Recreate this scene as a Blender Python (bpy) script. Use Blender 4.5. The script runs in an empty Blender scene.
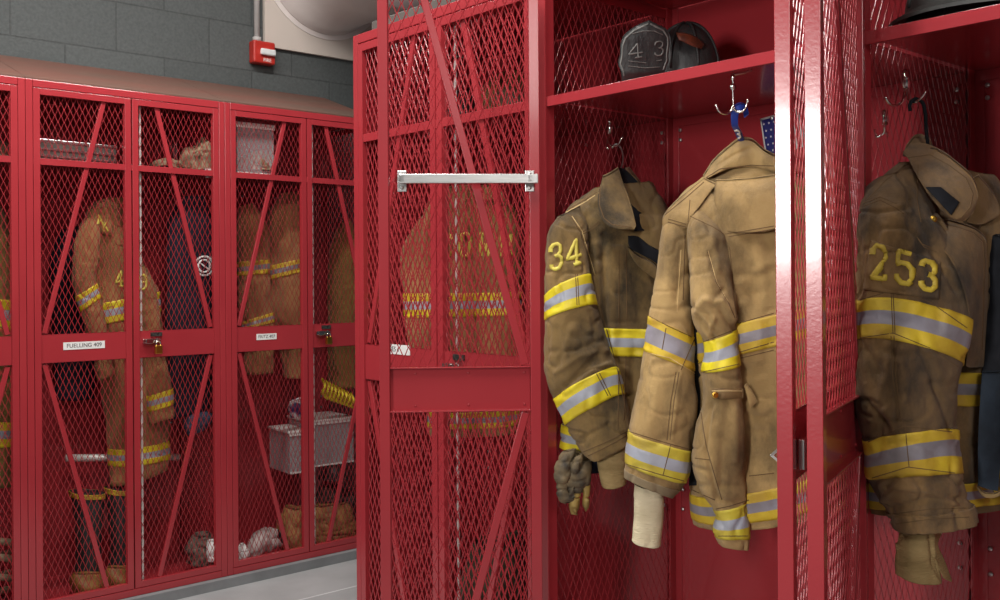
import bpy, math, random
import numpy as np
from mathutils import Vector, Matrix
from mathutils.bvhtree import BVHTree
SC = bpy.context.scene
COL = SC.collection
R = math.radians
random.seed(7)
# ------------------------------------------------------------------ camera
FL, CX, HY, ROLL, EYE = 994.6, 500.0, 279.46, -0.0069, 1.175
cam_d = bpy.data.cameras.new('camera'); cam = bpy.data.objects.new('camera', cam_d); COL.objects.link(cam)
cam.location = (0, 0, EYE)
cam.rotation_euler = (Matrix.Rotation(R(90), 3, 'X') @ Matrix.Rotation(ROLL, 3, 'Z')).to_euler()
cam_d.sensor_width = 36; cam_d.lens = FL / 1000 * 36; cam_d.shift_y = -(300 - HY) / 1000
cam_d.clip_start = .02
SC.camera = cam
# ------------------------------------------------------------------ light and exposure
w = bpy.data.worlds.new('world'); SC.world = w; w.use_nodes = True
w.node_tree.nodes['Background'].inputs[0].default_value = (.80, .88, 1, 1)
w.node_tree.nodes['Background'].inputs[1].default_value = .04
def area(name, loc, look, size, power, color=(1, .97, .93), sy=None, spread=180):
    l = bpy.data.lights.new(name, 'AREA'); l.energy = power; l.color = color
    l.shape = 'RECTANGLE'; l.size = size; l.size_y = sy or size
    l.spread = R(spread)
    o = bpy.data.objects.new(name, l); COL.objects.link(o); o.location = loc
    o.rotation_euler = (Vector(look) - Vector(loc)).to_track_quat('-Z', 'Y').to_euler()
    return o
area('ceiling_lamp_light', (-.26, 1.36, 2.98), (-.26, 1.36, 0), .25, 40, sy=1.3)
l_ = area('ceiling_lamp_light', (-.97, 2.92, 2.98), (-.97, 2.92, 0), 1.5, 48, sy=.2); l_.rotation_euler = (0, 0, R(41.3))
l_ = area('ceiling_lamp_light', (-2.1, 1.92, 2.98), (-2.1, 1.92, 0), 1.5, 34, sy=.2); l_.rotation_euler = (0, 0, R(41.3))
area('unseen_front_light', (-1.75, -.95, 1.58), (.4, 1.4, 1.3), .34, 12, color=(1, .97, .94), sy=.62, spread=80)  # unseen light added behind left to whiten the open doors' edges; window only assumed
area('unseen_front_light', (.9, -1.7, 2.6), (0.1, 2.2, .9), 1.2, 27, color=(1, .97, .93), sy=.8)  # frontal fill added unseen behind the camera; not a known window
SC.view_settings.view_transform = 'Standard'; SC.view_settings.look = 'None'
SC.view_settings.gamma = 1; SC.view_settings.use_curve_mapping = False
SC.view_settings.exposure = 0.0
SC.cycles.max_bounces = 6; SC.cycles.use_denoising = True
# ------------------------------------------------------------------ materials
def lin(c):
    return tuple(((v / 255) / 12.92 if v <= 10 else (((v / 255) + .055) / 1.055) ** 2.4) for v in c) + (1,)
def mat(name, rgb, rough=.5, metal=0, rgb2=None, scale=8, bump=0, bscale=60, coat=0, detail=4, spec=.5, stretch=(1, 1, 1), lo=.35, hi=.65):
    m = bpy.data.materials.new(name); m.use_nodes = True; nt = m.node_tree; b = nt.nodes['Principled BSDF']
    b.inputs['Roughness'].default_value = rough; b.inputs['Metallic'].default_value = metal
    b.inputs['Base Color'].default_value = lin(rgb); b.inputs['Specular IOR Level'].default_value = spec
    if coat: b.inputs['Coat Weight'].default_value = coat; b.inputs['Coat Roughness'].default_value = .12
    tc = nt.nodes.new('ShaderNodeTexCoord'); mp = nt.nodes.new('ShaderNodeMapping'); mp.inputs['Scale'].default_value = stretch
    nt.links.new(tc.outputs['Object'], mp.inputs[0])
    n = nt.nodes.new('ShaderNodeTexNoise'); n.inputs['Scale'].default_value = scale; n.inputs['Detail'].default_value = detail
    nt.links.new(mp.outputs[0], n.inputs['Vector'])
    r = nt.nodes.new('ShaderNodeValToRGB'); r.color_ramp.elements[0].position = lo; r.color_ramp.elements[1].position = hi
    r.color_ramp.elements[0].color = lin(rgb); r.color_ramp.elements[1].color = lin(rgb2 or tuple(min(255, v * 1.06 + 2) for v in rgb))
    nt.links.new(n.outputs['Fac'], r.inputs[0]); nt.links.new(r.outputs[0], b.inputs['Base Color'])
    if bump:
        n2 = nt.nodes.new('ShaderNodeTexNoise'); n2.inputs['Scale'].default_value = bscale; n2.inputs['Detail'].default_value = 3
        nt.links.new(mp.outputs[0], n2.inputs['Vector'])
        bp = nt.nodes.new('ShaderNodeBump'); bp.inputs['Strength'].default_value = bump; bp.inputs['Distance'].default_value = .004
        nt.links.new(n2.outputs['Fac'], bp.inputs['Height']); nt.links.new(bp.outputs[0], b.inputs['Normal'])
    return m
def cloth(name, light, dark, dirt, dirt_amt=.5, scale=5):
    m = mat(name, dark, .85, rgb2=light, scale=scale, detail=7, spec=.2, lo=.34, hi=.66)
    nt = m.node_tree; b = nt.nodes['Principled BSDF']; ramp = [x for x in nt.nodes if x.type == 'VALTORGB'][0]
    tc = [x for x in nt.nodes if x.type == 'TEX_COORD'][0]
    n = nt.nodes.new('ShaderNodeTexNoise'); n.inputs['Scale'].default_value = 9; n.inputs['Detail'].default_value = 9; n.inputs['Roughness'].default_value = .65
    mp = nt.nodes.new('ShaderNodeMapping'); mp.inputs['Location'].default_value = (3, 5, 1); mp.inputs['Scale'].default_value = (1, 1, .6)
    nt.links.new(tc.outputs['Object'], mp.inputs[0]); nt.links.new(mp.outputs[0], n.inputs['Vector'])
    r2 = nt.nodes.new('ShaderNodeValToRGB'); r2.color_ramp.elements[0].position = .47; r2.color_ramp.elements[1].position = .66
    nt.links.new(n.outputs['Fac'], r2.inputs[0])
    mu = nt.nodes.new('ShaderNodeMath'); mu.operation = 'MULTIPLY'; mu.inputs[1].default_value = dirt_amt; nt.links.new(r2.outputs[0], mu.inputs[0])
    mx = nt.nodes.new('ShaderNodeMix'); mx.data_type = 'RGBA'
    nt.links.new(mu.outputs[0], mx.inputs[0]); nt.links.new(ramp.outputs[0], mx.inputs[6]); mx.inputs[7].default_value = lin(dirt)
    nt.links.new(mx.outputs[2], b.inputs['Base Color'])
    # woven canvas: fine threads over soft crumple
    w1 = nt.nodes.new('ShaderNodeTexWave'); w1.bands_direction = 'Z'; w1.inputs['Scale'].default_value = 260; w1.inputs['Distortion'].default_value = 1.5
    n3 = nt.nodes.new('ShaderNodeTexNoise'); n3.inputs['Scale'].default_value = 45; n3.inputs['Detail'].default_value = 6
    nt.links.new(tc.outputs['Object'], w1.inputs[0]); nt.links.new(tc.outputs['Object'], n3.inputs['Vector'])
    ad = nt.nodes.new('ShaderNodeMath'); ad.operation = 'MULTIPLY_ADD'; ad.inputs[1].default_value = .12
    nt.links.new(w1.outputs['Fac'], ad.inputs[0]); nt.links.new(n3.outputs['Fac'], ad.inputs[2])
    bp = nt.nodes.new('ShaderNodeBump'); bp.inputs['Strength'].default_value = .8; bp.inputs['Distance'].default_value = .007
    nt.links.new(ad.outputs[0], bp.inputs['Height']); nt.links.new(bp.outputs[0], b.inputs['Normal'])
    b.inputs['Sheen Weight'].default_value = .15
    return m
M = {}
M['red'] = mat('red_enamel', (158, 46, 53), .27, rgb2=(166, 51, 57), scale=3, bump=.05, bscale=180, coat=.4)
M['seam_dark'] = mat('dark_gap', (40, 8, 10), .9)
M['chrome'] = mat('chrome', (215, 212, 208), .18, 1, scale=30)
M['steel'] = mat('brushed_steel', (200, 200, 198), .32, 1, scale=30, stretch=(1, 8, 8))
M['zinc'] = mat('bright_zinc', (236, 232, 226), .4, .35, scale=30)
M['brass'] = mat('brass', (205, 165, 70), .3, 1)
M['white'] = mat('white_paper', (225, 225, 222), .6)
M['ink'] = mat('black_ink', (35, 35, 38), .6)
M['concrete'] = mat('painted_concrete', (150, 151, 152), .55, rgb2=(164, 165, 166), scale=5, bump=.15, bscale=30, detail=8)
M['plinth'] = mat('plinth_concrete', (118, 120, 122), .7, rgb2=(132, 134, 136), scale=9, bump=.2)
M['hood'] = mat('dusty_sheet_metal', (106, 68, 58), .6, rgb2=(94, 74, 64), scale=4, stretch=(.4, 1, 3), detail=7)
M['board'] = mat('weathered_board', (70, 68, 64), .8, rgb2=(88, 84, 78), scale=12)
M['plaster'] = mat('beige_plaster', (196, 184, 174), .8, rgb2=(204, 193, 184), scale=2)
M['duct'] = mat('painted_duct', (226, 218, 214), .6, rgb2=(212, 202, 198), scale=3, stretch=(1, 1, 1), detail=7)
M['pipe'] = mat('conduit_paint', (172, 168, 166), .45)
M['alarm'] = mat('red_alarm_plastic', (170, 42, 34), .35)
M['lens'] = mat('clear_lens', (235, 238, 240), .08, .3)
M['black'] = mat('black_cloth', (22, 23, 27), .9, rgb2=(34, 35, 40), scale=30, spec=.2)
M['navy'] = mat('navy_cloth', (24, 27, 36), .85, rgb2=(34, 38, 50), scale=9, bump=.3, spec=.2)
M['liner'] = mat('quilted_liner', (26, 32, 40), .8, rgb2=(40, 49, 60), scale=14, bump=.8, bscale=40, spec=.25)
M['yellow'] = mat('reflective_yellow', (232, 214, 40), .5, rgb2=(205, 182, 40), scale=16, bump=.25, bscale=60)
M['yellow_dirty'] = mat('worn_yellow', (214, 184, 44), .6, rgb2=(176, 140, 46), scale=14, bump=.35, bscale=60, detail=7)
M['yellow_faded'] = mat('faded_yellow', (206, 190, 56), .6, rgb2=(172, 146, 62), scale=9, bump=.35, bscale=60, detail=7)
M['silver'] = mat('reflective_silver', (168, 172, 184), .45, rgb2=(150, 152, 160), scale=18, bump=.15, bscale=60)
M['silver_dirty'] = mat('worn_silver', (146, 142, 152), .5, rgb2=(122, 114, 116), scale=15, bump=.2, bscale=60, detail=7)
M['number'] = mat('number_yellow', (222, 208, 90), .6, rgb2=(200, 182, 80), scale=40)
M['number_dirty'] = mat('number_worn_yellow', (205, 178, 56), .6, rgb2=(172, 146, 50), scale=40)
M['knit'] = mat('cream_knit', (218, 204, 172), .9, rgb2=(200, 186, 152), scale=5, bump=.6, bscale=90, stretch=(1, 1, 6), spec=.2)
M['knit_tan'] = mat('tan_knit', (170, 145, 100), .9, rgb2=(140, 118, 78), scale=7, bump=.6, bscale=90, stretch=(1, 1, 5), spec=.2)
M['cloth34'] = cloth('brown_duck', (160, 130, 80), (112, 89, 54), (50, 42, 30), .9)
M['clothtan'] = cloth('tan_duck', (200, 166, 110), (156, 126, 80), (84, 68, 44), .7)
M['cloth253'] = cloth('soiled_brown_duck', (154, 120, 76), (106, 81, 52), (46, 36, 26), .95)
M['clothfar'] = cloth('brown_duck_far', (188, 140, 90), (150, 108, 66), (90, 66, 44), .4)
M['olive'] = cloth('olive_duck', (150, 122, 60), (118, 96, 46), (80, 66, 34), .4)
M['stitch'] = mat('dark_stitching', (98, 74, 46), .9)
M['stitch_light'] = mat('pale_stitching', (196, 168, 118), .9)
M['leather'] = mat('worn_leather', (58, 52, 44), .75, rgb2=(128, 110, 80), scale=26, bump=.6, bscale=70, detail=7)
M['leather_yel'] = mat('yellow_leather', (160, 132, 66), .65, rgb2=(120, 98, 52), scale=22, bump=.5)
M['helmet'] = mat('black_helmet_leather', (34, 35, 36), .42, rgb2=(50, 50, 50), scale=18, bump=.5, bscale=60)
M['rubber'] = mat('black_rubber', (40, 42, 42), .5, rgb2=(56, 56, 54), scale=9)
# ------------------------------------------------------------------ pixel -> place helpers (authoring only)
_c, _s = math.cos(ROLL), math.sin(ROLL)
def P(x, y, Y):
    u, v = x - CX, y - HY
    return Vector(((_c * u + _s * v) / FL * Y, Y, EYE - (-_s * u + _c * v) / FL * Y))
def PX(V):   # numpy (n,3) -> pixels
    u = FL * V[:, 0] / V[:, 1]; v = -FL * (V[:, 2] - EYE) / V[:, 1]
    return CX + _c * u - _s * v, HY + _s * u + _c * v
TH = R(41.3)
uL = Vector((math.cos(TH), math.sin(TH), 0)); nL = Vector((-math.sin(TH), math.cos(TH), 0)); DL = 3.5825
uR = Vector((math.sin(TH), -math.cos(TH), 0)); nR = Vector((math.cos(TH), math.sin(TH), 0)); DR = 1.5501
def YL(x, dep=0): a = (x - CX) / FL; return (DL + dep) / (nL.x * a + nL.y)
def YR(x, dep=0): a = (x - CX) / FL; return (DR + dep) / (nR.x * a + nR.y)
def YS(x, s): a = (x - CX) / FL; return s / (uR.x * a + uR.y)     # depth at which pixel column x meets the right row's side plane s
# ------------------------------------------------------------------ object helpers
def tag(o, label=None, cat=None, group=None, kind=None):
    if label: o['label'] = label
    if cat: o['category'] = cat
    if group: o['group'] = group
    if kind: o['kind'] = kind
    return o
def empty(name, loc, rz=0, label=None, cat=None, group=None):
    o = bpy.data.objects.new(name, None); COL.objects.link(o); o.empty_display_size = .05
    o.location = loc; o.rotation_euler = (0, 0, rz)
    return tag(o, label, cat, group)
WM = {}   # world matrices of empties / parents
def world(o):
    m = Matrix.LocRotScale(o.location, o.rotation_euler, o.scale)
    return world(o.parent) @ m if o.parent else m
def link_mesh(name, V, F, mats, parent=None, fm=None, smooth=False, local=False, loc=None):
    """V in world coordinates unless local"""
    if parent and not local:
        inv = np.array(world(parent).inverted()); V = np.asarray(V, float); V = V @ inv[:3, :3].T + inv[:3, 3]
    me = bpy.data.meshes.new(name)
    if loc is not None: V = np.asarray(V, float) - np.array(loc)
    me.from_pydata(np.asarray(V).tolist() if not isinstance(V, list) else V, [], F if isinstance(F, list) else np.asarray(F).tolist())
    for m in (mats if isinstance(mats, (list, tuple)) else [mats]): me.materials.append(m)
    if fm is not None: me.polygons.foreach_set('material_index', fm)
    if smooth: me.polygons.foreach_set('use_smooth', [True] * len(me.polygons))
    me.update()
    o = bpy.data.objects.new(name, me); COL.objects.link(o)
    if parent: o.parent = parent
    if loc is not None: o.location = loc
    return o
class MB:
    def __init__(s): s.v = []; s.f = []; s.m = []
    def add(s, V, F, mi=0):
        k = len(s.v); s.v += [tuple(p) for p in V]; s.f += [tuple(i + k for i in f) for f in F]; s.m += [mi] * len(F); return s
    def box(s, x0, x1, y0, y1, z0, z1, mi=0):
        V = [(x, y, z) for z in (z0, z1) for y in (y0, y1) for x in (x0, x1)]
        return s.add(V, [(0, 2, 3, 1), (4, 5, 7, 6), (0, 1, 5, 4), (2, 6, 7, 3), (0, 4, 6, 2), (1, 3, 7, 5)], mi)
    def bar(s, p, q, w_, h_, up=(0, 1, 0), mi=0):   # box along p->q, w_ across, h_ along 'up'
        p, q, up = Vector(p), Vector(q), Vector(up); d = (q - p).normalized(); r = d.cross(up).normalized() * w_ / 2; u = up.normalized() * h_ / 2
        V = [p - r - u, p + r - u, p + r + u, p - r + u, q - r - u, q + r - u, q + r + u, q - r + u]
        return s.add(V, [(3, 2, 1, 0), (4, 5, 6, 7), (0, 1, 5, 4), (1, 2, 6, 5), (2, 3, 7, 6), (3, 0, 4, 7)], mi)
    def tube(s, pts, r, n=8, mi=0, closed=False):
        pts = [Vector(p) for p in pts]; V = []; F = []; N = len(pts); rr = r if isinstance(r, (list, tuple)) else [r] * N
        prev = None
        for i, p in enumerate(pts):
            d = (pts[min(i + 1, N - 1)] - pts[max(i - 1, 0)]).normalized()
            a = prev - d * prev.dot(d) if prev else (d.cross(Vector((0, 0, 1))) if abs(d.z) < .9 else d.cross(Vector((1, 0, 0))))
            a.normalize(); prev = a; b = d.cross(a)
            V += [p + (a * math.cos(t) + b * math.sin(t)) * rr[i] for t in [2 * math.pi * k / n for k in range(n)]]
        for i in range(N - 1):
            F += [(i * n + k, i * n + (k + 1) % n, (i + 1) * n + (k + 1) % n, (i + 1) * n + k) for k in range(n)]
        F += [tuple(range(n))[::-1], tuple((N - 1) * n + k for k in range(n))]
        return s.add(V, F, mi)
    def lathe(s, prof, n=24, c=(0, 0, 0), mi=0, axis='z'):
        V = []; F = []
        for r, z in prof:
            for k in range(n):
                t = 2 * math.pi * k / n; x, y = r * math.cos(t), r * math.sin(t)
                V.append((c[0] + x, c[1] + y, c[2] + z) if axis == 'z' else (c[0] + x, c[1] + z, c[2] + y) if axis == 'y' else (c[0] + z, c[1] + x, c[2] + y))
        for i in range(len(prof) - 1):
            F += [(i * n + k, i * n + (k + 1) % n, (i + 1) * n + (k + 1) % n, (i + 1) * n + k) for k in range(n)]
        F += [tuple(range(n))[::-1], tuple((len(prof) - 1) * n + k for k in range(n))]
        return s.add(V, F, mi)
    def build(s, name, mats, parent=None, local=True, smooth=False, bevel=0, seg=2, loc=None):
        o = link_mesh(name, s.v, s.f, mats, parent, s.m, smooth, local, loc)
        if bevel:
            b = o.modifiers.new('bevel', 'BEVEL'); b.width = bevel; b.segments = seg; b.limit_method = 'ANGLE'; b.harden_normals = False
        return o
def text_mesh(name, s, size, m, parent, loc, rot, ext=.0003, sx=1.0, bold=0):
    cu = bpy.data.curves.new(name, 'FONT'); cu.body = s; cu.size = size; cu.extrude = ext; cu.align_x = 'CENTER'; cu.align_y = 'CENTER'; cu.offset = bold
    t = bpy.data.objects.new(name, cu); COL.objects.link(t); bpy.context.view_layer.update()
    me = bpy.data.meshes.new_from_object(t); bpy.data.objects.remove(t)
    me.materials.clear(); me.materials.append(m)
    o = bpy.data.objects.new(name, me); COL.objects.link(o); o.parent = parent; o.location = loc; o.rotation_euler = rot; o.scale = (sx, 1, 1)
    return o
# ------------------------------------------------------------------ the room
def wall_mat():
    m = bpy.data.materials.new('grey_block_wall'); m.use_nodes = True; nt = m.node_tree; b = nt.nodes['Principled BSDF']
    tc = nt.nodes.new('ShaderNodeTexCoord'); mp = nt.nodes.new('ShaderNodeMapping'); mp.inputs['Rotation'].default_value = (R(90), 0, 0)
    mp.inputs['Location'].default_value = (.1, .075, 0)
    br = nt.nodes.new('ShaderNodeTexBrick'); br.inputs['Scale'].default_value = 1; br.inputs['Brick Width'].default_value = .40; br.inputs['Row Height'].default_value = .20
    br.inputs['Mortar Size'].default_value = .004; br.inputs['Mortar Smooth'].default_value = .5
    br.inputs['Color1'].default_value = lin((74, 78, 78)); br.inputs['Color2'].default_value = lin((80, 84, 84)); br.inputs['Mortar'].default_value = lin((66, 69, 69))
    n = nt.nodes.new('ShaderNodeTexNoise'); n.inputs['Scale'].default_value = 90; n.inputs['Detail'].default_value = 5
    mx = nt.nodes.new('ShaderNodeMix'); mx.data_type = 'RGBA'; mx.blend_type = 'OVERLAY'; mx.inputs[0].default_value = .35
    nt.links.new(tc.outputs['Object'], mp.inputs[0]); nt.links.new(mp.outputs[0], br.inputs['Vector']); nt.links.new(tc.outputs['Object'], n.inputs['Vector'])
    nt.links.new(br.outputs['Color'], mx.inputs[6]); nt.links.new(n.outputs['Fac'], mx.inputs[7]); nt.links.new(mx.outputs[2], b.inputs['Base Color'])
    su = nt.nodes.new('ShaderNodeMath'); su.operation = 'MULTIPLY_ADD'; su.inputs[1].default_value = -.6
    nt.links.new(br.outputs['Fac'], su.inputs[0]); nt.links.new(n.outputs['Fac'], su.inputs[2])
    bp = nt.nodes.new('ShaderNodeBump'); bp.inputs['Strength'].default_value = .5; bp.inputs['Distance'].default_value = .004
    nt.links.new(su.outputs[0], bp.inputs['Height']); nt.links.new(bp.outputs[0], b.inputs['Normal']); b.inputs['Roughness'].default_value = .8
    return m
DEP = .46;  ZB = .037; H = 1.83; WL = .721; WR = .761
ROOMH = 3.05
WALLY = DEP + .015   # wall plane behind the left row, in row coordinates
def row(s, side):    # location of a point on the row's front line
    v = uL * s + nL * DL if side == 'L' else uR * s + nR * DR
    return (v.x, v.y, ZB)
RZL, RZR = TH, TH - R(90)
MB().box(-6, 6, -4.5, 7.5, -.1, 0).build('floor', M['concrete'])['kind'] = 'structure'
MB().box(-6, 6, -4.5, 7.5, ROOMH, ROOMH + .1).build('ceiling', M['plaster'])['kind'] = 'structure'
o = link_mesh('wall_back', MB().box(-4.4, 5.0, WALLY, WALLY + .2, -ZB, ROOMH - ZB).v, MB().box(0, 1, 0, 1, 0, 1).f, wall_mat()); o.location = row(0, 'L'); o.rotation_euler.z = RZL
tag(o, kind='structure')
def rowobj(o, side, s=0): o.location = row(s, side); o.rotation_euler.z = RZL if side == 'L' else RZR; return o
o = rowobj(MB().box(-5, 2.62, -.028, .5, -ZB + .0005, -.0005).build('trim_1', M['plinth']), 'L'); tag(o, kind='structure')
o = rowobj(MB().box(-2.38, .8, .01, .5, -ZB + .0005, -.0005).build('trim_2', M['plinth']), 'R'); tag(o, kind='structure')
# a filled saw joint in the floor slab in front of the left row
o = rowobj(MB().box(-4, 3.2, -.345, -.337, -ZB + .0003, -ZB + .0012).build('trim_3', mat('joint_filler', (196, 197, 198), .5)), 'L'); tag(o, kind='structure')
# plaster soffit panel beginning at the conduit, high on the block wall
o = rowobj(MB().box(2.155, 4.9, WALLY - .02, WALLY - .001, 2.228 - ZB, ROOMH - ZB - .001).build('trim_4', M['plaster']), 'L'); tag(o, kind='structure')
# ------------------------------------------------------------------ expanded metal and lockers
_mesh_cache = {}
def mesh_data(w_, h_, wd=.0022):
    key = (round(w_, 3), round(h_, 3))
    if key in _mesh_cache: return _mesh_cache[key]
    nc = max(2, round(w_ / .0208)); nr = max(2, round(h_ / .044)); cw, ch = w_ / nc, h_ / nr
    V = []; F = []
    for k in range(nc + 1):
        base = len(V)
        for j in range(2 * nr + 1):
            x = k * cw + (cw / 2 - wd * .35 if j % 2 else wd * .35)
            if k == nc: x = k * cw - (wd * .5) if j % 2 == 0 else k * cw - wd * .5
            z = j * ch / 2
            for dx, dy in ((-wd / 2, -.0011), (wd / 2, -.0003), (wd / 2, .0011), (-wd / 2, .0003)): V.append((x + dx, dy, z))
        for j in range(2 * nr):
            a = base + 4 * j
            for q in range(4): F.append((a + q, a + (q + 1) % 4, a + 4 + (q + 1) % 4, a + 4 + q))
    # the mirrored strands that close the diamonds
    for k in range(1, nc + 1):
        base = len(V)
        for j in range(2 * nr + 1):
            x = k * cw - (cw / 2 - wd * .35 if j % 2 else wd * .35); z = j * ch / 2
            for dx, dy in ((-wd / 2, -.0011), (wd / 2, -.0003), (wd / 2, .0011), (-wd / 2, .0003)): V.append((x + dx, dy, z))
        for j in range(2 * nr):
            a = base + 4 * j
            for q in range(4): F.append((a + q, a + (q + 1) % 4, a + 4 + (q + 1) % 4, a + 4 + q))
    me = bpy.data.meshes.new('expanded_metal'); me.from_pydata(V, [], F); me.materials.append(M['red']); me.update()
    _mesh_cache[key] = me; return me
def mesh_panel(name, parent, loc, w_, h_, rz=0):
    o = bpy.data.objects.new(name, mesh_data(w_, h_)); COL.objects.link(o); o.parent = parent; o.location = loc; o.rotation_euler.z = rz; return o
BZ0, BZ1 = .861, .9595       # the solid band across each door
DT = .022                    # door thickness
def door(unit, hx, sgn, w_, ang=0, latch=None, rod=False, inner_bar=False, off=(0, 0), sag=0):
    """a double-skinned mesh door; local x runs from the hinge (times sgn), y 0 is the outer face"""
    z0, z1 = .028, H - .028; st = .022
    m = MB()
    def bx(a, b, y0, y1, c, d): m.box(min(a * sgn, b * sgn), max(a * sgn, b * sgn), y0, y1, c, d)
    bx(0, st, 0, DT, z0, z1); bx(w_ - st, w_, 0, DT, z0, z1)
    bx(st, w_ - st, 0, DT, z0, z0 + st); bx(st, w_ - st, 0, DT, z1 - st, z1)
    bx(st, w_ - st, .004, .008, BZ0, BZ1)                       # band sheet
    bx(st, w_ - st, .004, DT - .002, BZ0, BZ0 + .003); bx(st, w_ - st, .004, DT - .002, BZ1 - .003, BZ1)  # its folded lips
    for x in (.035, w_ * .45, w_ * .78):                        # rivets
        for z in (BZ0 + .014, BZ1 - .014): m.lathe([(.0035, 0), (.0025, .0016), (0.0005, .002)], 8, (x * sgn, .0081, z), axis='y')
    d = m.build('door', M['red'], unit, bevel=.0018)
    d.location = (hx + off[0], off[1], sag); d.rotation_euler.z = ang
    my = .012
    xa = min(st * sgn, (w_ - st) * sgn)
    mesh_panel('mesh_panel', d, (xa, my, BZ1), w_ - 2 * st, z1 - st - BZ1)
    mesh_panel('mesh_panel', d, (xa, my, z0 + st), w_ - 2 * st, BZ0 - z0 - st)
    b1 = MB().bar((.034 * sgn, my, BZ1 + .004), (.72 * w_ * sgn, my, z1 - st), .017, .010).build('brace', M['red'], d, bevel=.0015)
    b2 = MB().bar((.034 * sgn, my, BZ0 - .004), (.72 * w_ * sgn, my, z0 + st), .017, .010).build('brace', M['red'], d, bevel=.0015)
    if rod:
        MB().bar(((w_ - .040) * sgn, DT + .010, z0 + .012), ((w_ - .040) * sgn, DT + .010, z1 - .012), .0065, .004).build('lock_rod', M['zinc'], d)
    if latch:
        k = MB(); x = (w_ - .045) * sgn; zc = (BZ0 + BZ1) / 2
        # handle bar with eye plate, and a small maker's plate above
        k.bar((x - .014 * sgn * -1, -.006, zc + .012), (x - .052 * sgn, -.006, zc + .010), .014, .010, mi=0)
        k.box(min(x - .004, x + .012), max(x - .004, x + .012) + .010, -.014, .002, zc + .002, zc + .020)
        k.lathe([(.009, 0), (.010, .004), (.006, .009)], 16, (x - .040 * sgn, -.010, zc + .012), axis='y')
        k.build('latch', M['chrome'], d, bevel=.001)
        MB().box(min(x - .018 * sgn, x - .060 * sgn), max(x - .018 * sgn, x - .060 * sgn), -.0015, .004, zc + .028, zc + .042).build('maker_plate', mat('tin_plate', (120, 128, 124), .35, .8, rgb2=(60, 70, 66), scale=150), d)
    return d
_b = MB().lathe([(.005, 0), (.0045, -.003), (.002, -.004)], 8, axis='y')
bolt_mesh = bpy.data.meshes.new('bolt'); bolt_mesh.from_pydata(_b.v, [], _b.f); bolt_mesh.materials.append(M['steel'])
def locker(side, s0, W, label, doors=('L', 'R'), bands=True, last=False, left_solid=False, hooks=()):
    u = empty('turnout_gear_locker', row(s0, side), RZL if side == 'L' else RZR, label, 'locker', 'red mesh lockers of the ' + ('left' if side == 'L' else 'right') + ' row')
    pw = .024; DEP = .455 if side == 'L' else .475
    m = MB()
    for x0 in (0, W - pw): m.box(x0 + .0006, x0 + pw - .0006, 0, .028, 0, H)
    m.box(pw, W - pw, 0, .028, 0, .026); m.box(pw, W - pw, 0, .028, H - .026, H)
    m.build('front_frame', M['red'], u, bevel=.0018)
    m = MB()
    for x0 in (.004, W - .024):
        m.box(x0, x0 + .020, DEP - .0045, DEP - .0025, .002, H - .002)
    for x0 in (.004, W - .006): m.box(x0, x0 + .002, DEP - .026, DEP - .0045, .002, H - .002)
    m.build('corner_post', M['red'], u, bevel=.0008)
    MB().box(.002, W - .002, DEP - .0022, DEP, .001, H - .001).build('back_panel', M['red'], u)
    MB().box(.002, W - .002, .028, DEP - .005, H - .003, H).box(.026, W - .026, .028, .030, H - .045, H - .003).build('top_panel', M['red'], u)
    MB().box(.002, W - .002, .028, DEP - .005, 0, .004).box(.026, W - .026, .028, .030, .004, .026).build('bottom_panel', M['red'], u)
    sh = MB().box(.008, W - .008, .004, DEP - .006, 1.5455, 1.547).box(.024, W - .024, .002, .0036, 1.525, 1.547)
    sh.box(.024, W - .024, .0036, .012, 1.525, 1.5264).box(.008, W - .008, DEP - .0075, DEP - .006, 1.525, 1.5455)
    sh.build('shelf', M['red'], u, bevel=.0005).location.z = .016 if side == 'L' else 0
    for x, z in [(x, z) for x in (.030, W - .030) for z in (1.515, 1.49, 1.60, .55, .60)] + [(.30, 1.512), (.46, 1.512)]:
        b = bpy.data.objects.new('bolt', bolt_mesh); COL.objects.link(b); b.parent = u; b.location = (x, DEP - .0046, z)
    for x, on in ((.0032, True), (W - .0032, last)):
        if not on: continue
        m = MB()
        x0, x1 = (x - .0015, x + .0015)
        m.box(x0, x1, .028, .046, .004, H - .004); m.box(x0, x1, DEP - .028, DEP - .008, .004, H - .004)
        for z in (.004, .9, H - .03): m.box(x0, x1, .046, DEP - .028, z, z + .024)
        f = m.build('side_panel', M['red'], u)
        if left_solid and x < .1: MB().box(x0 + .0003, x1 - .0003, .046, DEP - .028, .028, H - .03).build('end_sheet', M['red'], f)
        else:
            mesh_panel('side_mesh', f, (x, .044, .924), DEP - .070, H - .03 - .924, R(90))
            mesh_panel('side_mesh', f, (x, .044, .028), DEP - .070, .9 - .028, R(90))
    return u
DWL = (WL - .048) / 2 - .003; DWR = (WR - .048) / 2 - .003
def label_sticker(d, x, z, w_, h_, s, size):
    k = MB().box(x - w_ / 2, x + w_ / 2, .0028, .0040, z - h_ / 2, z + h_ / 2).build('name_label', M['white'], d)
    text_mesh('lettering', s, size, M['ink'], k, (x, .0026, z), (R(90), 0, 0), ext=.0002)
S_L = [1.017 - WL, 1.017, 1.017 + WL]
S_R = [-.868 - 2 * WR, -.868 - WR, -.868]
# left row
for i, (s0, lb) in enumerate(zip(S_L, ('red locker with closed mesh doors at the far left edge, cut off by the photo',
        'red double-door mesh locker with the white label ending in 409 in the left row',
        'red double-door mesh locker with the white label ending in 407 beside the middle aisle'))):
    u = locker('L', s0, WL, lb, last=(i == 2))
    d1 = door(u, .0246, 1, DWL); d2 = door(u, WL - .0246, -1, DWL, latch=True, rod=True)
    if i == 1: label_sticker(d1, .165, .917, .142, .026, 'FUELLING 409', .0195)
    if i == 2: label_sticker(d1, .150, .917, .088, .024, 'FRITZ 407', .0170)
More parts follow.
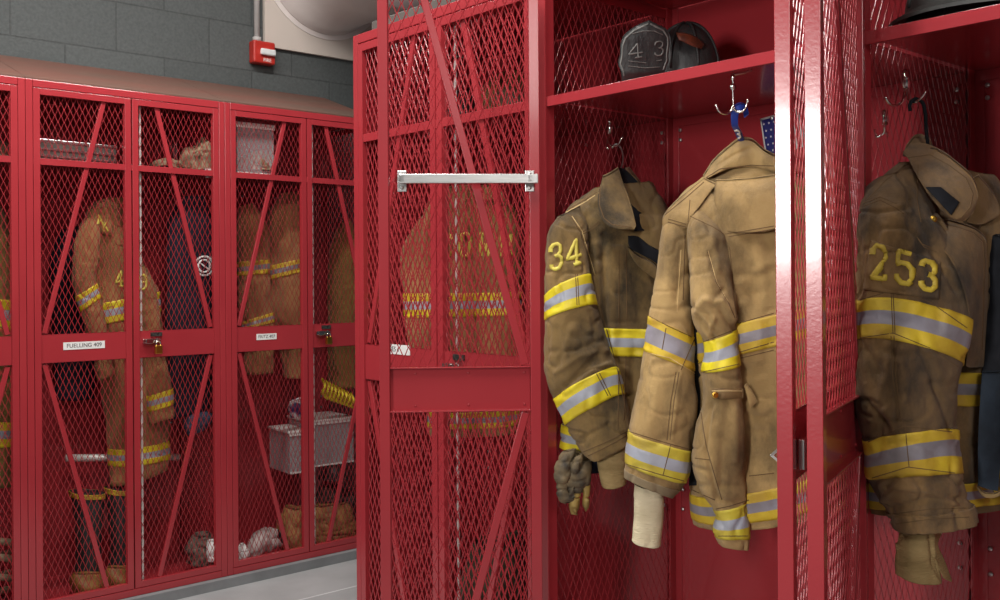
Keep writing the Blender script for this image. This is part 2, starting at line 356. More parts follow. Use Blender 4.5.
# right row
uA = locker('R', S_R[0], WR, 'red mesh locker with closed doors seen behind the opened door with the towel bar', left_solid=True)
dA = door(uA, .0246, 1, DWR); door(uA, WR - .0246, -1, DWR, latch=True, rod=True)
label_sticker(dA, .165, .952, .14, .026, 'BES 4', .019)
uB = locker('R', S_R[1], WR, 'open red locker holding the coat numbered 34 and the pale tan coat')
OPEN_L = door(uB, .0246, 1, DWR, ang=-R(128), off=(-.0006, -.024), sag=-.013)
OPEN_A = door(uB, WR - .0246, -1, DWR, ang=R(110), sag=-.012)
uC = locker('R', S_R[2], WR, 'open red locker at the right edge holding the coat numbered 253', last=True)
OPEN_B = door(uC, .0246, 1, DWR, ang=-R(70.8), off=(-.018, -.006), sag=-.012)
# towel bar on the inner face of the opened left door
k = MB(); zt = EYE - ZB + .219 + .013
for x in (.022, DWR - .052):
    k.box(x - .010, x + .010, DT, DT + .003, zt - .026, zt + .020)
    k.box(x - .006, x + .006, DT + .003, DT + .030, zt - .008, zt + .008)
    for z in (-.018, .013): k.lathe([(.0045, .003), (.004, .006), (.001, .007)], 8, (x, DT, zt + z), axis='y')
k.box(.006, DWR - .046, DT + .018, DT + .030, zt - .010, zt + .010)
k.build('towel_bar', M['steel'], OPEN_L, bevel=.001)
# chrome turn latch on the opened right door, strike hook on its edge
k = MB(); zc = EYE - ZB - .240
k.box(-DWR + .030, -DWR + .062, -.010, 0, zc - .020, zc + .022)
k.bar((-DWR + .046, -.018, zc + .006), (-DWR + .088, -.018, zc + .002), .014, .010)
k.tube([(-DWR + .05, -.016, zc + .02), (-DWR + .058, -.024, zc + .034), (-DWR + .070, -.020, zc + .036), (-DWR + .076, -.008, zc + .030)], .003)
k.build('latch', M['chrome'], OPEN_A, bevel=.0012)
MB().bar((-DWR + .02, DT, zc + .010), (-DWR + .014, DT + .010, zc), .002, .006).bar((-DWR + .014, DT + .010, zc), (-DWR + .02, DT, zc - .010), .002, .006).build('strike_hook', M['chrome'], OPEN_A)
# sloped dusty hood over the left row; weathered board over the right row
m = MB()
for s0 in [1.017 - 4 * WL + i * WL for i in range(6)]:
    x0, x1 = s0 + .001, s0 + WL - .001
    m.add([(x0, .002, H + .001), (x1, .002, H + .001), (x1, DEP, H + .001), (x0, DEP, H + .001), (x0, .002, H + .006), (x1, .002, H + .006), (x1, DEP, H + .165), (x0, DEP, H + .165)],
          [(0, 3, 2, 1), (4, 5, 6, 7), (0, 1, 5, 4), (1, 2, 6, 5), (2, 3, 7, 6), (3, 0, 4, 7)])
o = rowobj(m.build('sloped_locker_top', M['hood']), 'L'); tag(o, 'long dusty brown sloped metal top over the whole left row of lockers', 'locker top')
o = rowobj(MB().box(S_R[0] + .05, S_R[2] + WR, .03, .40, H + .0008, H + .036).build('top_board', M['board'], bevel=.003), 'R')
tag(o, 'dark weathered board lying on top of the lockers behind the towel bar door', 'board')
# ------------------------------------------------------------------ cloth engine
def _hash(i, j, k, seed):
    h = (i * 374761393 + j * 668265263 + k * 2147483647 + seed * 974634777) & 0xffffffff
    h = ((h ^ (h >> 13)) * 1274126177) & 0xffffffff
    return ((h ^ (h >> 16)) & 0xffff) / 65535.0 * 2 - 1
def vnoise(X, seed=0):
    X = np.asarray(X, float); I = np.floor(X).astype(np.int64); Fr = X - I; Fr = Fr * Fr * (3 - 2 * Fr); r = 0
    for a in (0, 1):
        for b in (0, 1):
            for c in (0, 1):
                wt = (Fr[:, 0] if a else 1 - Fr[:, 0]) * (Fr[:, 1] if b else 1 - Fr[:, 1]) * (Fr[:, 2] if c else 1 - Fr[:, 2])
                r = r + wt * _hash(I[:, 0] + a, I[:, 1] + b, I[:, 2] + c, seed)
    return r
def hermite(A, v):
    """A (n,k) control rows, v index parameter -> smooth rows (spacing aware)"""
    A = np.asarray(A, float); n = len(A); D = np.linalg.norm(np.diff(A[:, :3], axis=0), axis=1) + 1e-6
    S = np.diff(A, axis=0) / D[:, None]; T = np.zeros_like(A); T[0] = S[0]; T[-1] = S[-1]
    for i in range(1, n - 1): T[i] = (S[i - 1] * D[i] + S[i] * D[i - 1]) / (D[i] + D[i - 1])
    v = np.clip(v, 0, n - 1 - 1e-9); i = v.astype(int); t = (v - i)[:, None]; h = D[i][:, None]
    return (2 * t**3 - 3 * t**2 + 1) * A[i] + (t**3 - 2 * t**2 + t) * h * T[i] + (-2 * t**3 + 3 * t**2) * A[i + 1] + (t**3 - t**2) * h * T[i + 1]
def seg_dist(px, py, pts):
    best = np.full(len(px), 1e9)
    for (x0, y0), (x1, y1) in zip(pts[:-1], pts[1:]):
        dx, dy = x1 - x0, y1 - y0; L2 = dx * dx + dy * dy + 1e-9
        t = np.clip(((px - x0) * dx + (py - y0) * dy) / L2, 0, 1)
        best = np.minimum(best, np.hypot(px - x0 - t * dx, py - y0 - t * dy))
    return best
class Loft:
    """closed sleeve / body surface: rings (Lx,Ly,Rx,Ry,YL,YR,half_thickness,sag)"""
    def __init__(s, rings, folds=(), wr=1.0, seed=0, p=.85, fold_scale=1.0, vert=1.0):
        rows = []
        for r in rings:
            lx, ly, rx, ry, yl, yr, T, sag = (list(r) + [0])[:8]
            L = P(lx, ly, yl); Rr = P(rx, ry, yr); rows.append([*((L + Rr) / 2), *((Rr - L) / 2), T, sag])
        s.A = np.array(rows); s.n = len(rows); s.folds = folds; s.wr = wr; s.seed = seed; s.p = p; s.fs = fold_scale; s.vert = vert; s.sign = 1
        u, v = np.meshgrid(np.arange(8) / 8, np.linspace(.3, s.n - 1.3, 6)); B = s.base(u.ravel(), v.ravel()); N = s.normal(u.ravel(), v.ravel())
        C = hermite(s.A, v.ravel())[:, :3]
        if ((B - C) * N).sum() < 0: s.sign = -1
    def base(s, u, v):
        a = hermite(s.A, v); C, A, T, sag = a[:, :3], a[:, 3:6], a[:, 6], a[:, 7]
        f = C * np.array([1, 1, 0]); f = f / np.linalg.norm(f, axis=1)[:, None]; An = A / (np.linalg.norm(A, axis=1)[:, None] + 1e-9)
        B = f - An * (f * An).sum(1)[:, None]; B /= np.linalg.norm(B, axis=1)[:, None]
        ang = 2 * np.pi * u; c = np.cos(ang); q = np.sin(ang); c = np.sign(c) * np.abs(c) ** s.p; q2 = np.sign(q) * np.abs(q) ** s.p
        Q = C - A * c[:, None] - B * (T * q2)[:, None]; Q[:, 2] += sag * np.maximum(q, 0); return Q
    def normal(s, u, v):
        e = .004; du = s.base(u + e, v) - s.base(u - e, v); dv = s.base(u, v + e * 3) - s.base(u, v - e * 3)
        N = np.cross(du, dv) * s.sign; return N / (np.linalg.norm(N, axis=1)[:, None] + 1e-12)
    def at(s, u, v, off=0):
        Q = s.base(u, v); N = s.normal(u, v)
        f = s.fs
        d = vnoise(Q * np.array([11, 11, 4.2 * s.vert]) * f, s.seed) * .0085 + vnoise(Q * np.array([26, 26, 15]) * f, s.seed + 1) * .0046
        r = vnoise(Q * np.array([19, 19, 30]) * f, s.seed + 5); d = d - np.maximum(0, 1 - np.abs(r) * 5) * .0042      # thin sharp creases
        d = d + vnoise(Q * np.array([70, 70, 48]), s.seed + 2) * .0016
        d = d * s.wr
        if s.folds:
            x, y = PX(Q); front = np.clip(-(N * Q / np.linalg.norm(Q, axis=1)[:, None]).sum(1) * 2, 0, 1)
            for pts, wpx, amp in s.folds: d = d + front * amp * np.exp(-(seg_dist(x, y, pts) / wpx) ** 2)
        return Q + N * (d + off)[:, None]
    def grid(s, nu, vs, off=0):
        u, v = np.meshgrid(np.arange(nu) / nu, vs); return s.at(u.ravel(), v.ravel(), off)
    def build(s, name, m, parent, nu=110, nv=150, coll=None, hem=.02, top_open=False, bottom_open=True, inner=None):
        D = np.concatenate([[0], np.cumsum(np.linalg.norm(np.diff(s.A[:, :3], axis=0), axis=1))]); vs = np.interp(np.linspace(0, D[-1], nv), D, np.arange(s.n))
        V = s.grid(nu, vs).reshape(nv, nu, 3); rows = [V]
        fm_in = 0
        if bottom_open:   # cloth turns inside: hollow hem
            last = V[-1]; C = last.mean(0); up = s.A[-2, :3] - s.A[-1, :3]; up = up / np.linalg.norm(up)
            rows += [(C + (last - C) * .96 - up * .001)[None], (C + (last - C) * .92 + up * .004)[None], (C + (last - C) * .85 + up * .05)[None]]
        V = np.concatenate(rows); n = len(V); V = V.reshape(-1, 3).tolist(); F = []; fm = []
        for i in range(n - 1):
            F += [(i * nu + k, i * nu + (k + 1) % nu, (i + 1) * nu + (k + 1) % nu, (i + 1) * nu + k) for k in range(nu)]; fm += [1 if i >= nv else 0] * nu
        for i, rev in ((0, 0), (n - 1, 1)):
            ring = V[i * nu:(i + 1) * nu]; V.append(np.mean(ring, axis=0).tolist()); c = len(V) - 1
            F += [(i * nu + k, i * nu + (k + 1) % nu, c) for k in range(nu)]; fm += [1 if i else 0] * nu
        if coll is not None: coll.append((V, F))
        return link_mesh(name, V, F, [m, inner or M['black']], parent, fm, True)
    def band(s, name, i0, i1, parent, mats, off=.0016, nu=110, nv=13, cuts=(.34, .67), coll=None):
        vs = np.linspace(i0, i1, nv); V = s.grid(nu, vs, off).reshape(nv, nu, 3)
        a = s.grid(nu, [i0], -.001)[None]; b = s.grid(nu, [i1], -.001)[None]; V = np.concatenate([a, V, b]); n = len(V)
        F = []; fm = []
        for i in range(n - 1):
            F += [(i * nu + k, i * nu + (k + 1) % nu, (i + 1) * nu + (k + 1) % nu, (i + 1) * nu + k) for k in range(nu)]
            t = (i - .5) / (nv - 1); fm += [1 if cuts[0] < t < cuts[1] else 0] * nu
        Vl = V.reshape(-1, 3).tolist()
        if coll is not None: coll.append((Vl, F))
        return link_mesh(name, Vl, F, mats, parent, fm, True)
def chain(pts, n, closed=False, smooth=True):
    A = np.array([list(P(*p)) for p in pts])
    if len(A) == 2 or not smooth:
        D = np.concatenate([[0], np.cumsum(np.linalg.norm(np.diff(A, axis=0), axis=1))]); t = np.linspace(0, D[-1], n)
        return np.stack([np.interp(t, D, A[:, k]) for k in range(3)], 1)
    D = np.concatenate([[0], np.cumsum(np.linalg.norm(np.diff(A, axis=0), axis=1))]); vs = np.interp(np.linspace(0, D[-1], n), D, np.arange(len(A)))
    return hermite(A, vs)
def plate(name, A, B, m, parent, bulge=.012, th=.005, nu=40, nv=30, wr=1.0, seed=3, coll=None, smooth=True, back=None, folds=()):
    """a thick piece of cloth ruled between two outline chains of (px,py,Y)"""
    a, b = chain(A, nu, smooth=smooth), chain(B, nu, smooth=smooth); s = np.linspace(0, 1, nv)[None, :, None]; t = np.linspace(0, 1, nu)
    Q = a[:, None] * (1 - s) + b[:, None] * s
    view = Q / np.linalg.norm(Q, axis=2)[..., None]; prof = (4 * s[..., 0] * (1 - s[..., 0])) ** .7 * (np.minimum(1, 6 * np.minimum(t, 1 - t) + .25))[:, None]
    W = (vnoise(Q.reshape(-1, 3) * 22, seed) * .003 + vnoise(Q.reshape(-1, 3) * 60, seed + 1) * .0012).reshape(nu, nv) * wr
    if folds:
        x, y = PX(Q.reshape(-1, 3))
        for pts, wpx, amp in folds: W = W + (amp * np.exp(-(seg_dist(x, y, pts) / wpx) ** 2)).reshape(nu, nv)
    Q = Q - view * (bulge * prof + W)[..., None]; Bk = Q + view * th
    V = np.concatenate([Q.reshape(-1, 3), Bk.reshape(-1, 3)]).tolist(); k = nu * nv; F = []
    for i in range(nu - 1):
        for j in range(nv - 1):
            q = (i * nv + j, i * nv + j + 1, (i + 1) * nv + j + 1, (i + 1) * nv + j); F += [q, tuple(x + k for x in q[::-1])]
    edge = [(i * nv) for i in range(nu)] + [(nu - 1) * nv + j for j in range(1, nv)] + [i * nv + nv - 1 for i in range(nu - 2, -1, -1)] + [j for j in range(nv - 2, 0, -1)]
    for x, y in zip(edge, edge[1:] + edge[:1]): F.append((y, x, x + k, y + k))
    if coll is not None: coll.append((V, F))
    return link_mesh(name, V, F, [m], parent, None, True)
def tree(coll):
    V = []; F = []
    for v, f in coll: k = len(V); V += v; F += [tuple(i + k for i in q) for q in f]
    return BVHTree.FromPolygons(V, F)
ORG = Vector((0, 0, EYE))
def hit(bt, x, y):
    d = (P(x, y, 1) - ORG).normalized(); h = bt.ray_cast(ORG, d)
    return (h[0], h[1] if h[1].dot(d) < 0 else -h[1]) if h[0] is not None else (None, None)
def strip(bt, pts, wpx, off=.0012, step=2.0):
    """a narrow raised strip lying on the cloth along a pixel path"""
    P2 = []
    for (x0, y0), (x1, y1) in zip(pts[:-1], pts[1:]):
        n = max(1, int(math.hypot(x1 - x0, y1 - y0) / step))
        P2 += [(x0 + (x1 - x0) * i / n, y0 + (y1 - y0) * i / n) for i in range(n)]
    P2.append(pts[-1]); V = []; F = []; ok = []
    for i, (x, y) in enumerate(P2):
        a = P2[max(0, i - 1)]; b = P2[min(len(P2) - 1, i + 1)]; dx, dy = b[0] - a[0], b[1] - a[1]; L = math.hypot(dx, dy) + 1e-9; nx, ny = -dy / L * wpx / 2, dx / L * wpx / 2
        good = True; rowv = []
        for t, o in ((-1, -.0015), (-.85, off), (0, off * 1.15), (.85, off), (1, -.0015)):
            h, nn = hit(bt, x + nx * t, y + ny * t)
            if h is None: good = False; rowv.append((0, 0, 0)); continue
            rowv.append(tuple(h + nn * o))
        if good and V and ok[-1] and (Vector(rowv[2]) - Vector(V[-3])).length > .03: ok[-1] = 0
        V += rowv; ok.append(1 if good else 0)
    for i in range(len(P2) - 1):
        if ok[i] and ok[i + 1]: F += [(i * 5 + k, i * 5 + k + 1, (i + 1) * 5 + k + 1, (i + 1) * 5 + k) for k in range(4)]
    return V, F
def seams(name, bt, lines, parent, m=None, wpx=.9, off=.0005):
    V = []; F = []
    for pts in lines:
        v, f = strip(bt, pts, wpx, off); k = len(V); V += v; F += [tuple(i + k for i in q) for q in f]
    if F: return link_mesh(name, V, F, [m or M['stitch']], parent, None, True)
def decal(name, bt, quad, m, parent, off=.002, nx=16, ny=16, splits=None, mats=None):
    """a patch of cloth conforming to the coat inside a pixel quad: (top-left, top-right, bottom-right, bottom-left)"""
    V = []; ok = []
    for j in range(-1, ny + 1):
        for i in range(-1, nx + 1):
            s_, t_ = min(max(i, 0), nx - 1) / (nx - 1), min(max(j, 0), ny - 1) / (ny - 1)
            x = (quad[0][0] * (1 - s_) + quad[1][0] * s_) * (1 - t_) + (quad[3][0] * (1 - s_) + quad[2][0] * s_) * t_
            y = (quad[0][1] * (1 - s_) + quad[1][1] * s_) * (1 - t_) + (quad[3][1] * (1 - s_) + quad[2][1] * s_) * t_
            h, nn = hit(bt, x, y); rim = i in (-1, nx) or j in (-1, ny)
            ok.append(h is not None); V.append(tuple(h + nn * (-.002 if rim else off)) if h is not None else (0, 0, 0))
    F = []; fm = []; n = nx + 2
    for j in range(ny + 1):
        for i in range(nx + 1):
            q = (j * n + i, j * n + i + 1, (j + 1) * n + i + 1, (j + 1) * n + i)
            if all(ok[k] for k in q):
                F.append(q); t_ = (j - .5) / (ny - 1); fm.append(1 if splits and splits[0] < t_ < splits[1] else 0)
    if F: return link_mesh(name, V, F, mats or [m], parent, fm, True)
GLYPH = {   # block numerals as strokes in a 1 x 1.6 cell, y down
    '0': [[(0, .3), (.25, 0), (.75, 0), (1, .3), (1, 1.3), (.75, 1.6), (.25, 1.6), (0, 1.3), (0, .3)]],
    '2': [[(0, .45), (.02, .2), (.25, 0), (.75, 0), (1, .22), (1, .5), (.1, 1.5)], [(0, 1.52), (1, 1.52), (1, 1.3)]],
    '3': [[(0, .4), (.05, .15), (.3, 0), (.7, 0), (.95, .2), (.95, .55), (.7, .75), (.4, .75)], [(.7, .75), (1, .98), (1, 1.35), (.72, 1.6), (.28, 1.6), (.02, 1.42), (0, 1.2)]],
    '4': [[(.72, 1.6), (.72, 0), (0, 1.08), (1.05, 1.08)], [(.45, 1.58), (.98, 1.58)]],
    '5': [[(.95, .02), (.1, .02), (.05, .7), (.3, .58), (.7, .58), (1, .8), (1, 1.3), (.72, 1.6), (.28, 1.6), (0, 1.4), (0, 1.22)]],
    '9': [[(1, .7), (.7, .85), (.3, .85), (0, .65), (0, .25), (.25, 0), (.75, 0), (1, .25), (1, 1.3), (.7, 1.6), (.25, 1.6), (0, 1.35)]],
    'C': [[(1, .4), (.8, .1), (.5, 0), (.2, .1), (0, .4), (0, 1.2), (.2, 1.5), (.5, 1.6), (.8, 1.5), (1, 1.2)]],
    'O': [[(0, .3), (.25, 0), (.75, 0), (1, .3), (1, 1.3), (.75, 1.6), (.25, 1.6), (0, 1.3), (0, .3)]],
    'R': [[(0, 1.6), (0, 0), (.75, 0), (1, .2), (1, .6), (.75, .8), (0, .8)], [(.5, .8), (1, 1.6)]],
    'N': [[(0, 1.6), (0, 0), (1, 1.6), (1, 0)]], 'B': [[(0, 0), (0, 1.6), (.8, 1.6), (1, 1.3), (1, 1), (.8, .8), (0, .8)], [(.8, .8), (.95, .55), (.95, .2), (.75, 0), (0, 0)]],
    'S': [[(1, .3), (.75, 0), (.25, 0), (0, .3), (0, .6), (1, 1), (1, 1.3), (.75, 1.6), (.25, 1.6), (0, 1.3)]],
    'A': [[(0, 1.6), (.5, 0), (1, 1.6)], [(.2, 1.05), (.8, 1.05)]], 'K': [[(0, 0), (0, 1.6)], [(1, 0), (0, .9)], [(.35, .65), (1, 1.6)]]}
def glyph(name, bt, ch, quad, wpx, m, parent, off=.003):
    (ax, ay), (bx, by), (cx, cy), (dx, dy) = quad; V = []; F = []
    def mp(p):
        s_, t_ = p[0], p[1] / 1.6
        return ((ax * (1 - s_) + bx * s_) * (1 - t_) + (dx * (1 - s_) + cx * s_) * t_, (ay * (1 - s_) + by * s_) * (1 - t_) + (dy * (1 - s_) + cy * s_) * t_)
    for k_, st in enumerate(GLYPH[ch]):
        v, f = strip(bt, [mp(p) for p in st], wpx, off + .0002 * k_, 1.0); k = len(V); V += v; F += [tuple(i + k for i in q) for q in f]
    if F: return link_mesh(name, V, F, [m], parent, None, True)
YS_, YD_, YF_ = [M['yellow'], M['silver']], [M['yellow_dirty'], M['silver_dirty']], [M['yellow_faded'], M['silver']]
# ------------------------------------------------------------------ coat numbered 34
def coat_root(label, x, y, Y, group=None):
    p = P(x, y, Y); return empty('turnout_coat', p, 0, label, 'coat', group)
c = coat_root('brown turnout coat with yellow 34 on its sleeve, hanging on the left wall hook', 620, 440, 2.24)
bb = []
body = Loft([(597, 188, 648, 184, 2.24, 2.30, .03), (580, 200, 656, 198, 2.23, 2.31, .05), (567, 213, 668, 216, 2.22, 2.31, .06),
             (568, 250, 684, 250, 2.235, 2.31, .075), (570, 290, 690, 290, 2.24, 2.31, .08), (572, 326, 692, 328, 2.24, 2.31, .085), (573, 353, 692, 354, 2.24, 2.31, .085),
             (569, 395, 694, 397, 2.24, 2.31, .085), (564, 426, 694, 425, 2.24, 2.31, .085), (562, 449, 694, 448, 2.235, 2.31, .08)],
            folds=[([(604, 235), (605, 330), (607, 420)], 3.2, -.012), ([(596, 245), (600, 320)], 4, .007), ([(630, 262), (638, 300), (640, 330)], 4, -.006),
                   ([(647, 270), (650, 300), (655, 340)], 3, .006), ([(612, 250), (613, 420)], 5, .006), ([(592, 262), (606, 256)], 2.5, -.005), ([(634, 352), (630, 425)], 4, -.008)], seed=11, wr=.9)
body.build('body', M['cloth34'], c, 150, 150, bb)
body.band('reflective_stripe', 5, 6, c, YS_, nu=150, coll=bb); body.band('reflective_stripe', 8, 9, c, YS_, nu=150, coll=bb)
slv = Loft([(558, 216, 580, 206, 2.19, 2.215, .02), (550, 229, 585, 224, 2.175, 2.205, .034), (546, 262, 588, 252, 2.17, 2.20, .043, .004), (545, 295, 592, 277, 2.17, 2.185, .046, .014), (545, 320, 598, 306, 2.17, 2.18, .047, .010),
            (545, 350, 607, 335, 2.17, 2.17, .05, 0), (547, 380, 613, 358, 2.17, 2.17, .05, .004), (554, 399, 616.5, 368, 2.165, 2.165, .05, .016), (565, 425, 622, 395, 2.16, 2.165, .048, .012),
            (574, 443, 626, 417, 2.16, 2.165, .045, 0), (588, 461, 629, 440, 2.16, 2.165, .042, -.006)],
           folds=[([(548, 352), (575, 350), (610, 338)], 3, -.004), ([(556, 395), (575, 378), (600, 352)], 3.2, -.007), ([(566, 392), (590, 372), (612, 362)], 2.2, .005), ([(556, 372), (580, 356), (608, 350)], 3, .005),
                  ([(570, 330), (565, 352)], 3, .004), ([(590, 312), (596, 340)], 3, -.004), ([(588, 300), (592, 330)], 4, .004), ([(580, 440), (610, 425)], 2.5, -.004), ([(556, 330), (560, 345)], 4, -.004), ([(560, 225), (556, 290)], 5, .003)], seed=21, wr=1.0)
sl = slv.build('sleeve', M['cloth34'], c, 120, 170, bb)
slv.band('reflective_stripe', 3, 4, sl, YS_, nu=120, coll=bb); slv.band('reflective_stripe', 7, 8, sl, YS_, nu=120, coll=bb)
slv2 = Loft([(668, 222, 694, 220, 2.31, 2.33, .02), (672, 250, 706, 246, 2.30, 2.33, .04), (674, 330, 708, 330, 2.30, 2.33, .045), (672, 440, 704, 442, 2.30, 2.33, .045)], seed=5)
slv2.build('sleeve', M['cloth34'], c, 50, 60)
cuf = Loft([(596, 449, 628, 437, 2.165, 2.17, .026), (598, 462, 628, 454, 2.165, 2.17, .027), (600, 475, 627, 468, 2.165, 2.17, .027), (602.5, 486, 625.5, 481, 2.165, 2.17, .026, -.006)], seed=8, wr=.35)
cuf.build('wristlet', M['knit_tan'], c, 70, 40)
# collar: near leaf, dark lining, far leaf, velcro, throat tab
plate('collar', [(603, 176, 2.20), (598, 205, 2.165), (603, 221, 2.15), (611, 227, 2.14), (633, 230, 2.14)], [(618, 168, 2.23), (622, 180, 2.215), (629, 198, 2.19), (633, 212, 2.17), (636, 226, 2.145)],
      M['cloth34'], c, bulge=.016, th=.007, coll=bb, seed=9)
plate('collar_lining', [(619, 169, 2.235), (623, 184, 2.23), (631, 205, 2.215), (634, 222, 2.19), (634, 232, 2.18)], [(623, 169, 2.25), (633, 176, 2.25), (642, 190, 2.25), (646, 206, 2.24), (647, 230, 2.22)],
      M['black'], c, bulge=-.006, th=.004, coll=bb)
plate('collar', [(625, 169, 2.255), (637, 180, 2.245), (643, 196, 2.24), (645, 214, 2.235), (646, 232, 2.22), (654, 246, 2.22)], [(629, 168, 2.28), (641, 184, 2.28), (646, 197, 2.28), (655, 208, 2.28), (663, 218, 2.28), (668, 246, 2.27)],
      M['cloth34'], c, bulge=.010, th=.007, coll=bb, seed=13, folds=[([(641, 190), (650, 215), (656, 240)], 3, -.006)])
plate('hook_and_loop_strip', [(628, 236, 2.195), (629, 246, 2.19), (640, 254, 2.19), (650, 259, 2.195), (660, 266, 2.20)], [(628, 234.5, 2.20), (638, 237, 2.20), (648, 245, 2.20), (657, 250, 2.20), (665, 254, 2.205)], M['black'], c, bulge=.004, th=.004, wr=.3)
plate('throat_tab', [(652, 230, 2.225), (652, 240, 2.22), (655, 248, 2.215)], [(663, 227, 2.235), (666, 238, 2.23), (668, 252, 2.22)], M['black'], c, bulge=.006, th=.006, wr=.3)
plate('facing_flap', [(628, 247, 2.19), (638, 256, 2.188), (650, 262, 2.19), (660, 270, 2.20)], [(630, 254, 2.19), (638, 266, 2.188), (648, 274, 2.19), (662, 284, 2.20)], M['cloth34'], c, bulge=.006, th=.006, wr=.6)
bt = tree(bb)
seams('seam_stitching', bt, [[(562, 211), (571, 217), (580, 232), (586, 252), (593, 276), (598, 300), (608, 334), (617, 368), (624, 400), (629, 425)],
    [(582, 232), (592, 227), (599, 221)], [(583, 234), (593, 229), (600, 223)], [(602, 176), (600, 190), (599.5, 205), (604, 218), (612, 224.5), (632, 227.5)],
    [(619, 250), (619, 325)], [(626, 250), (627, 325)], [(619, 356), (618, 430)], [(626, 356), (624, 420)], [(583, 452), (604, 443), (628, 431)], [(586, 457), (606, 447), (628, 435)],
    [(575.5, 274), (577, 305)], [(577.5, 274), (579, 305)], [(594, 369), (608, 396)], [(597, 368), (610.5, 395.5)], [(563, 212), (585, 200), (600, 190)]], c)
seams('seam_stitching', bt, [[(564, 213.5), (585, 202), (600, 192)], [(572, 216), (582, 231), (588, 251), (595, 275)]], c, M['stitch_light'], .8)
glyph('number_lettering', bt, '3', [(550.5, 246), (560.5, 242.5), (562, 267), (552, 270.5)], 3.6, M['number'], sl)
glyph('number_lettering', bt, '4', [(566.5, 243), (579.5, 238.5), (580.5, 263), (567.5, 267)], 3.6, M['number'], sl)
# ------------------------------------------------------------------ pale tan coat, back view
c = coat_root('pale tan turnout coat seen from behind, hung by a blue numbered hanger', 735, 500, 1.98)
bb = []
body = Loft([(716, 160, 782, 158, 2.02, 1.93, .03), (703, 178, 800, 176, 2.03, 1.92, .045), (683, 197, 820, 192, 2.035, 1.91, .06), (666, 218, 834, 212, 2.03, 1.90, .07), (672, 260, 838, 250, 2.02, 1.90, .08),
             (686, 300, 840, 285, 2.02, 1.90, .085), (690, 333, 840, 298, 2.02, 1.90, .09), (690, 363, 840, 328, 2.02, 1.90, .09), (690, 420, 840, 400, 2.02, 1.90, .09),
             (689, 488, 840, 462, 2.02, 1.90, .09, -.012), (692, 512, 840, 494, 2.02, 1.90, .088, -.014), (694, 518, 840, 504, 2.02, 1.90, .086, -.014)],
            folds=[([(709, 192), (716, 210), (724, 232)], 4, .006), ([(716, 188), (724, 215), (728, 230)], 3, -.005), ([(722, 262), (728, 320)], 4, -.010), ([(730, 240), (732, 268), (736, 310)], 3, .006), ([(748, 240), (752, 300)], 4, -.003),
                   ([(762, 244), (764, 300), (760, 360)], 3, .004), ([(744, 370), (750, 420), (748, 470)], 5, -.008), ([(735, 300), (760, 292)], 4, -.003), ([(742, 282), (770, 262)], 3, .003)], seed=31, wr=.75)
body.build('body', M['clothtan'], c, 160, 170, bb)
body.band('reflective_stripe', 6, 7, c, YD_, nu=160, coll=bb); body.band('reflective_stripe', 9, 10, c, YD_, nu=160, coll=bb)
s1 = Loft([(672, 208, 692, 198, 2.0, 2.0, .018), (664, 226, 690, 218, 1.99, 1.985, .032), (660, 250, 689, 246, 1.985, 1.98, .04), (655, 285, 689, 285, 1.985, 1.975, .045), (649, 316, 693, 337, 1.98, 1.965, .05, .002), (644.5, 350, 695, 371, 1.975, 1.955, .052, .002),
           (638, 390, 697, 403, 1.97, 1.955, .054), (629, 431, 693, 450, 1.96, 1.95, .054, .002), (625.5, 463, 685, 481, 1.955, 1.95, .05), (625, 478, 672, 497, 1.955, 1.95, .045, .004)],
          folds=[([(672, 240), (668, 290)], 6, .004), ([(680, 250), (676, 300)], 3, -.003), ([(660, 380), (650, 430)], 7, .003), ([(680, 365), (672, 440)], 2.2, .003), ([(655, 365), (680, 358)], 3, -.003)], seed=41, wr=.7)
a1 = s1.build('sleeve', M['clothtan'], c, 130, 170, bb)
s1.band('reflective_stripe', 4, 5, a1, YD_, nu=130, coll=bb, cuts=(.27, .73)); s1.band('reflective_stripe', 7, 8, a1, YF_, nu=130, coll=bb, cuts=(.30, .70))
s1.band('cuff_binding', 8.45, 9, a1, [mat('grey_binding', (140, 122, 92), .85, rgb2=(112, 98, 76), scale=14)] * 2, nu=130, coll=bb)
s2 = Loft([(693, 208, 714, 214, 1.96, 1.955, .015), (687, 226, 724, 232, 1.935, 1.93, .035), (685, 255, 730, 258, 1.925, 1.915, .045), (686, 285, 734, 288, 1.915, 1.91, .052), (692, 320, 737, 312, 1.905, 1.905, .05), (703.5, 342, 736, 329, 1.905, 1.905, .043, -.002), (704, 372, 739.5, 364, 1.90, 1.905, .044, -.002),
           (705, 400, 742, 398, 1.90, 1.905, .046), (697, 440, 745, 436, 1.895, 1.90, .048), (696, 470, 747, 466, 1.895, 1.90, .046), (704, 492, 748, 485, 1.895, 1.90, .042), (715.5, 510, 749, 501, 1.895, 1.90, .036), (717, 537, 749, 536, 1.895, 1.90, .034), (721, 545, 748, 547, 1.895, 1.90, .030)],
          folds=[([(694, 312), (704, 300), (722, 302), (733, 318)], 4, .008), ([(697, 322), (706, 330), (712, 338)], 3, -.010), ([(714, 318), (708, 336)], 2.5, .006), ([(722, 312), (728, 322), (735, 330)], 3, -.006), ([(690, 305), (696, 320)], 3, -.006),
                 ([(706, 250), (712, 290), (728, 310)], 3, .003), ([(712, 235), (718, 268)], 5, .005), ([(728, 400), (722, 450), (720, 500)], 5, -.004), ([(712, 405), (706, 450), (716, 500)], 2, -.004), ([(734, 410), (736, 460)], 4, .004), ([(724, 290), (714, 300)], 2.5, -.005)], seed=51, wr=.8)
a2 = s2.build('sleeve', M['clothtan'], c, 120, 190, bb)
s2.band('reflective_stripe', 5, 6, a2, YS_, nu=120, coll=bb); s2.band('reflective_stripe', 11, 12, a2, YF_, nu=120, coll=bb)
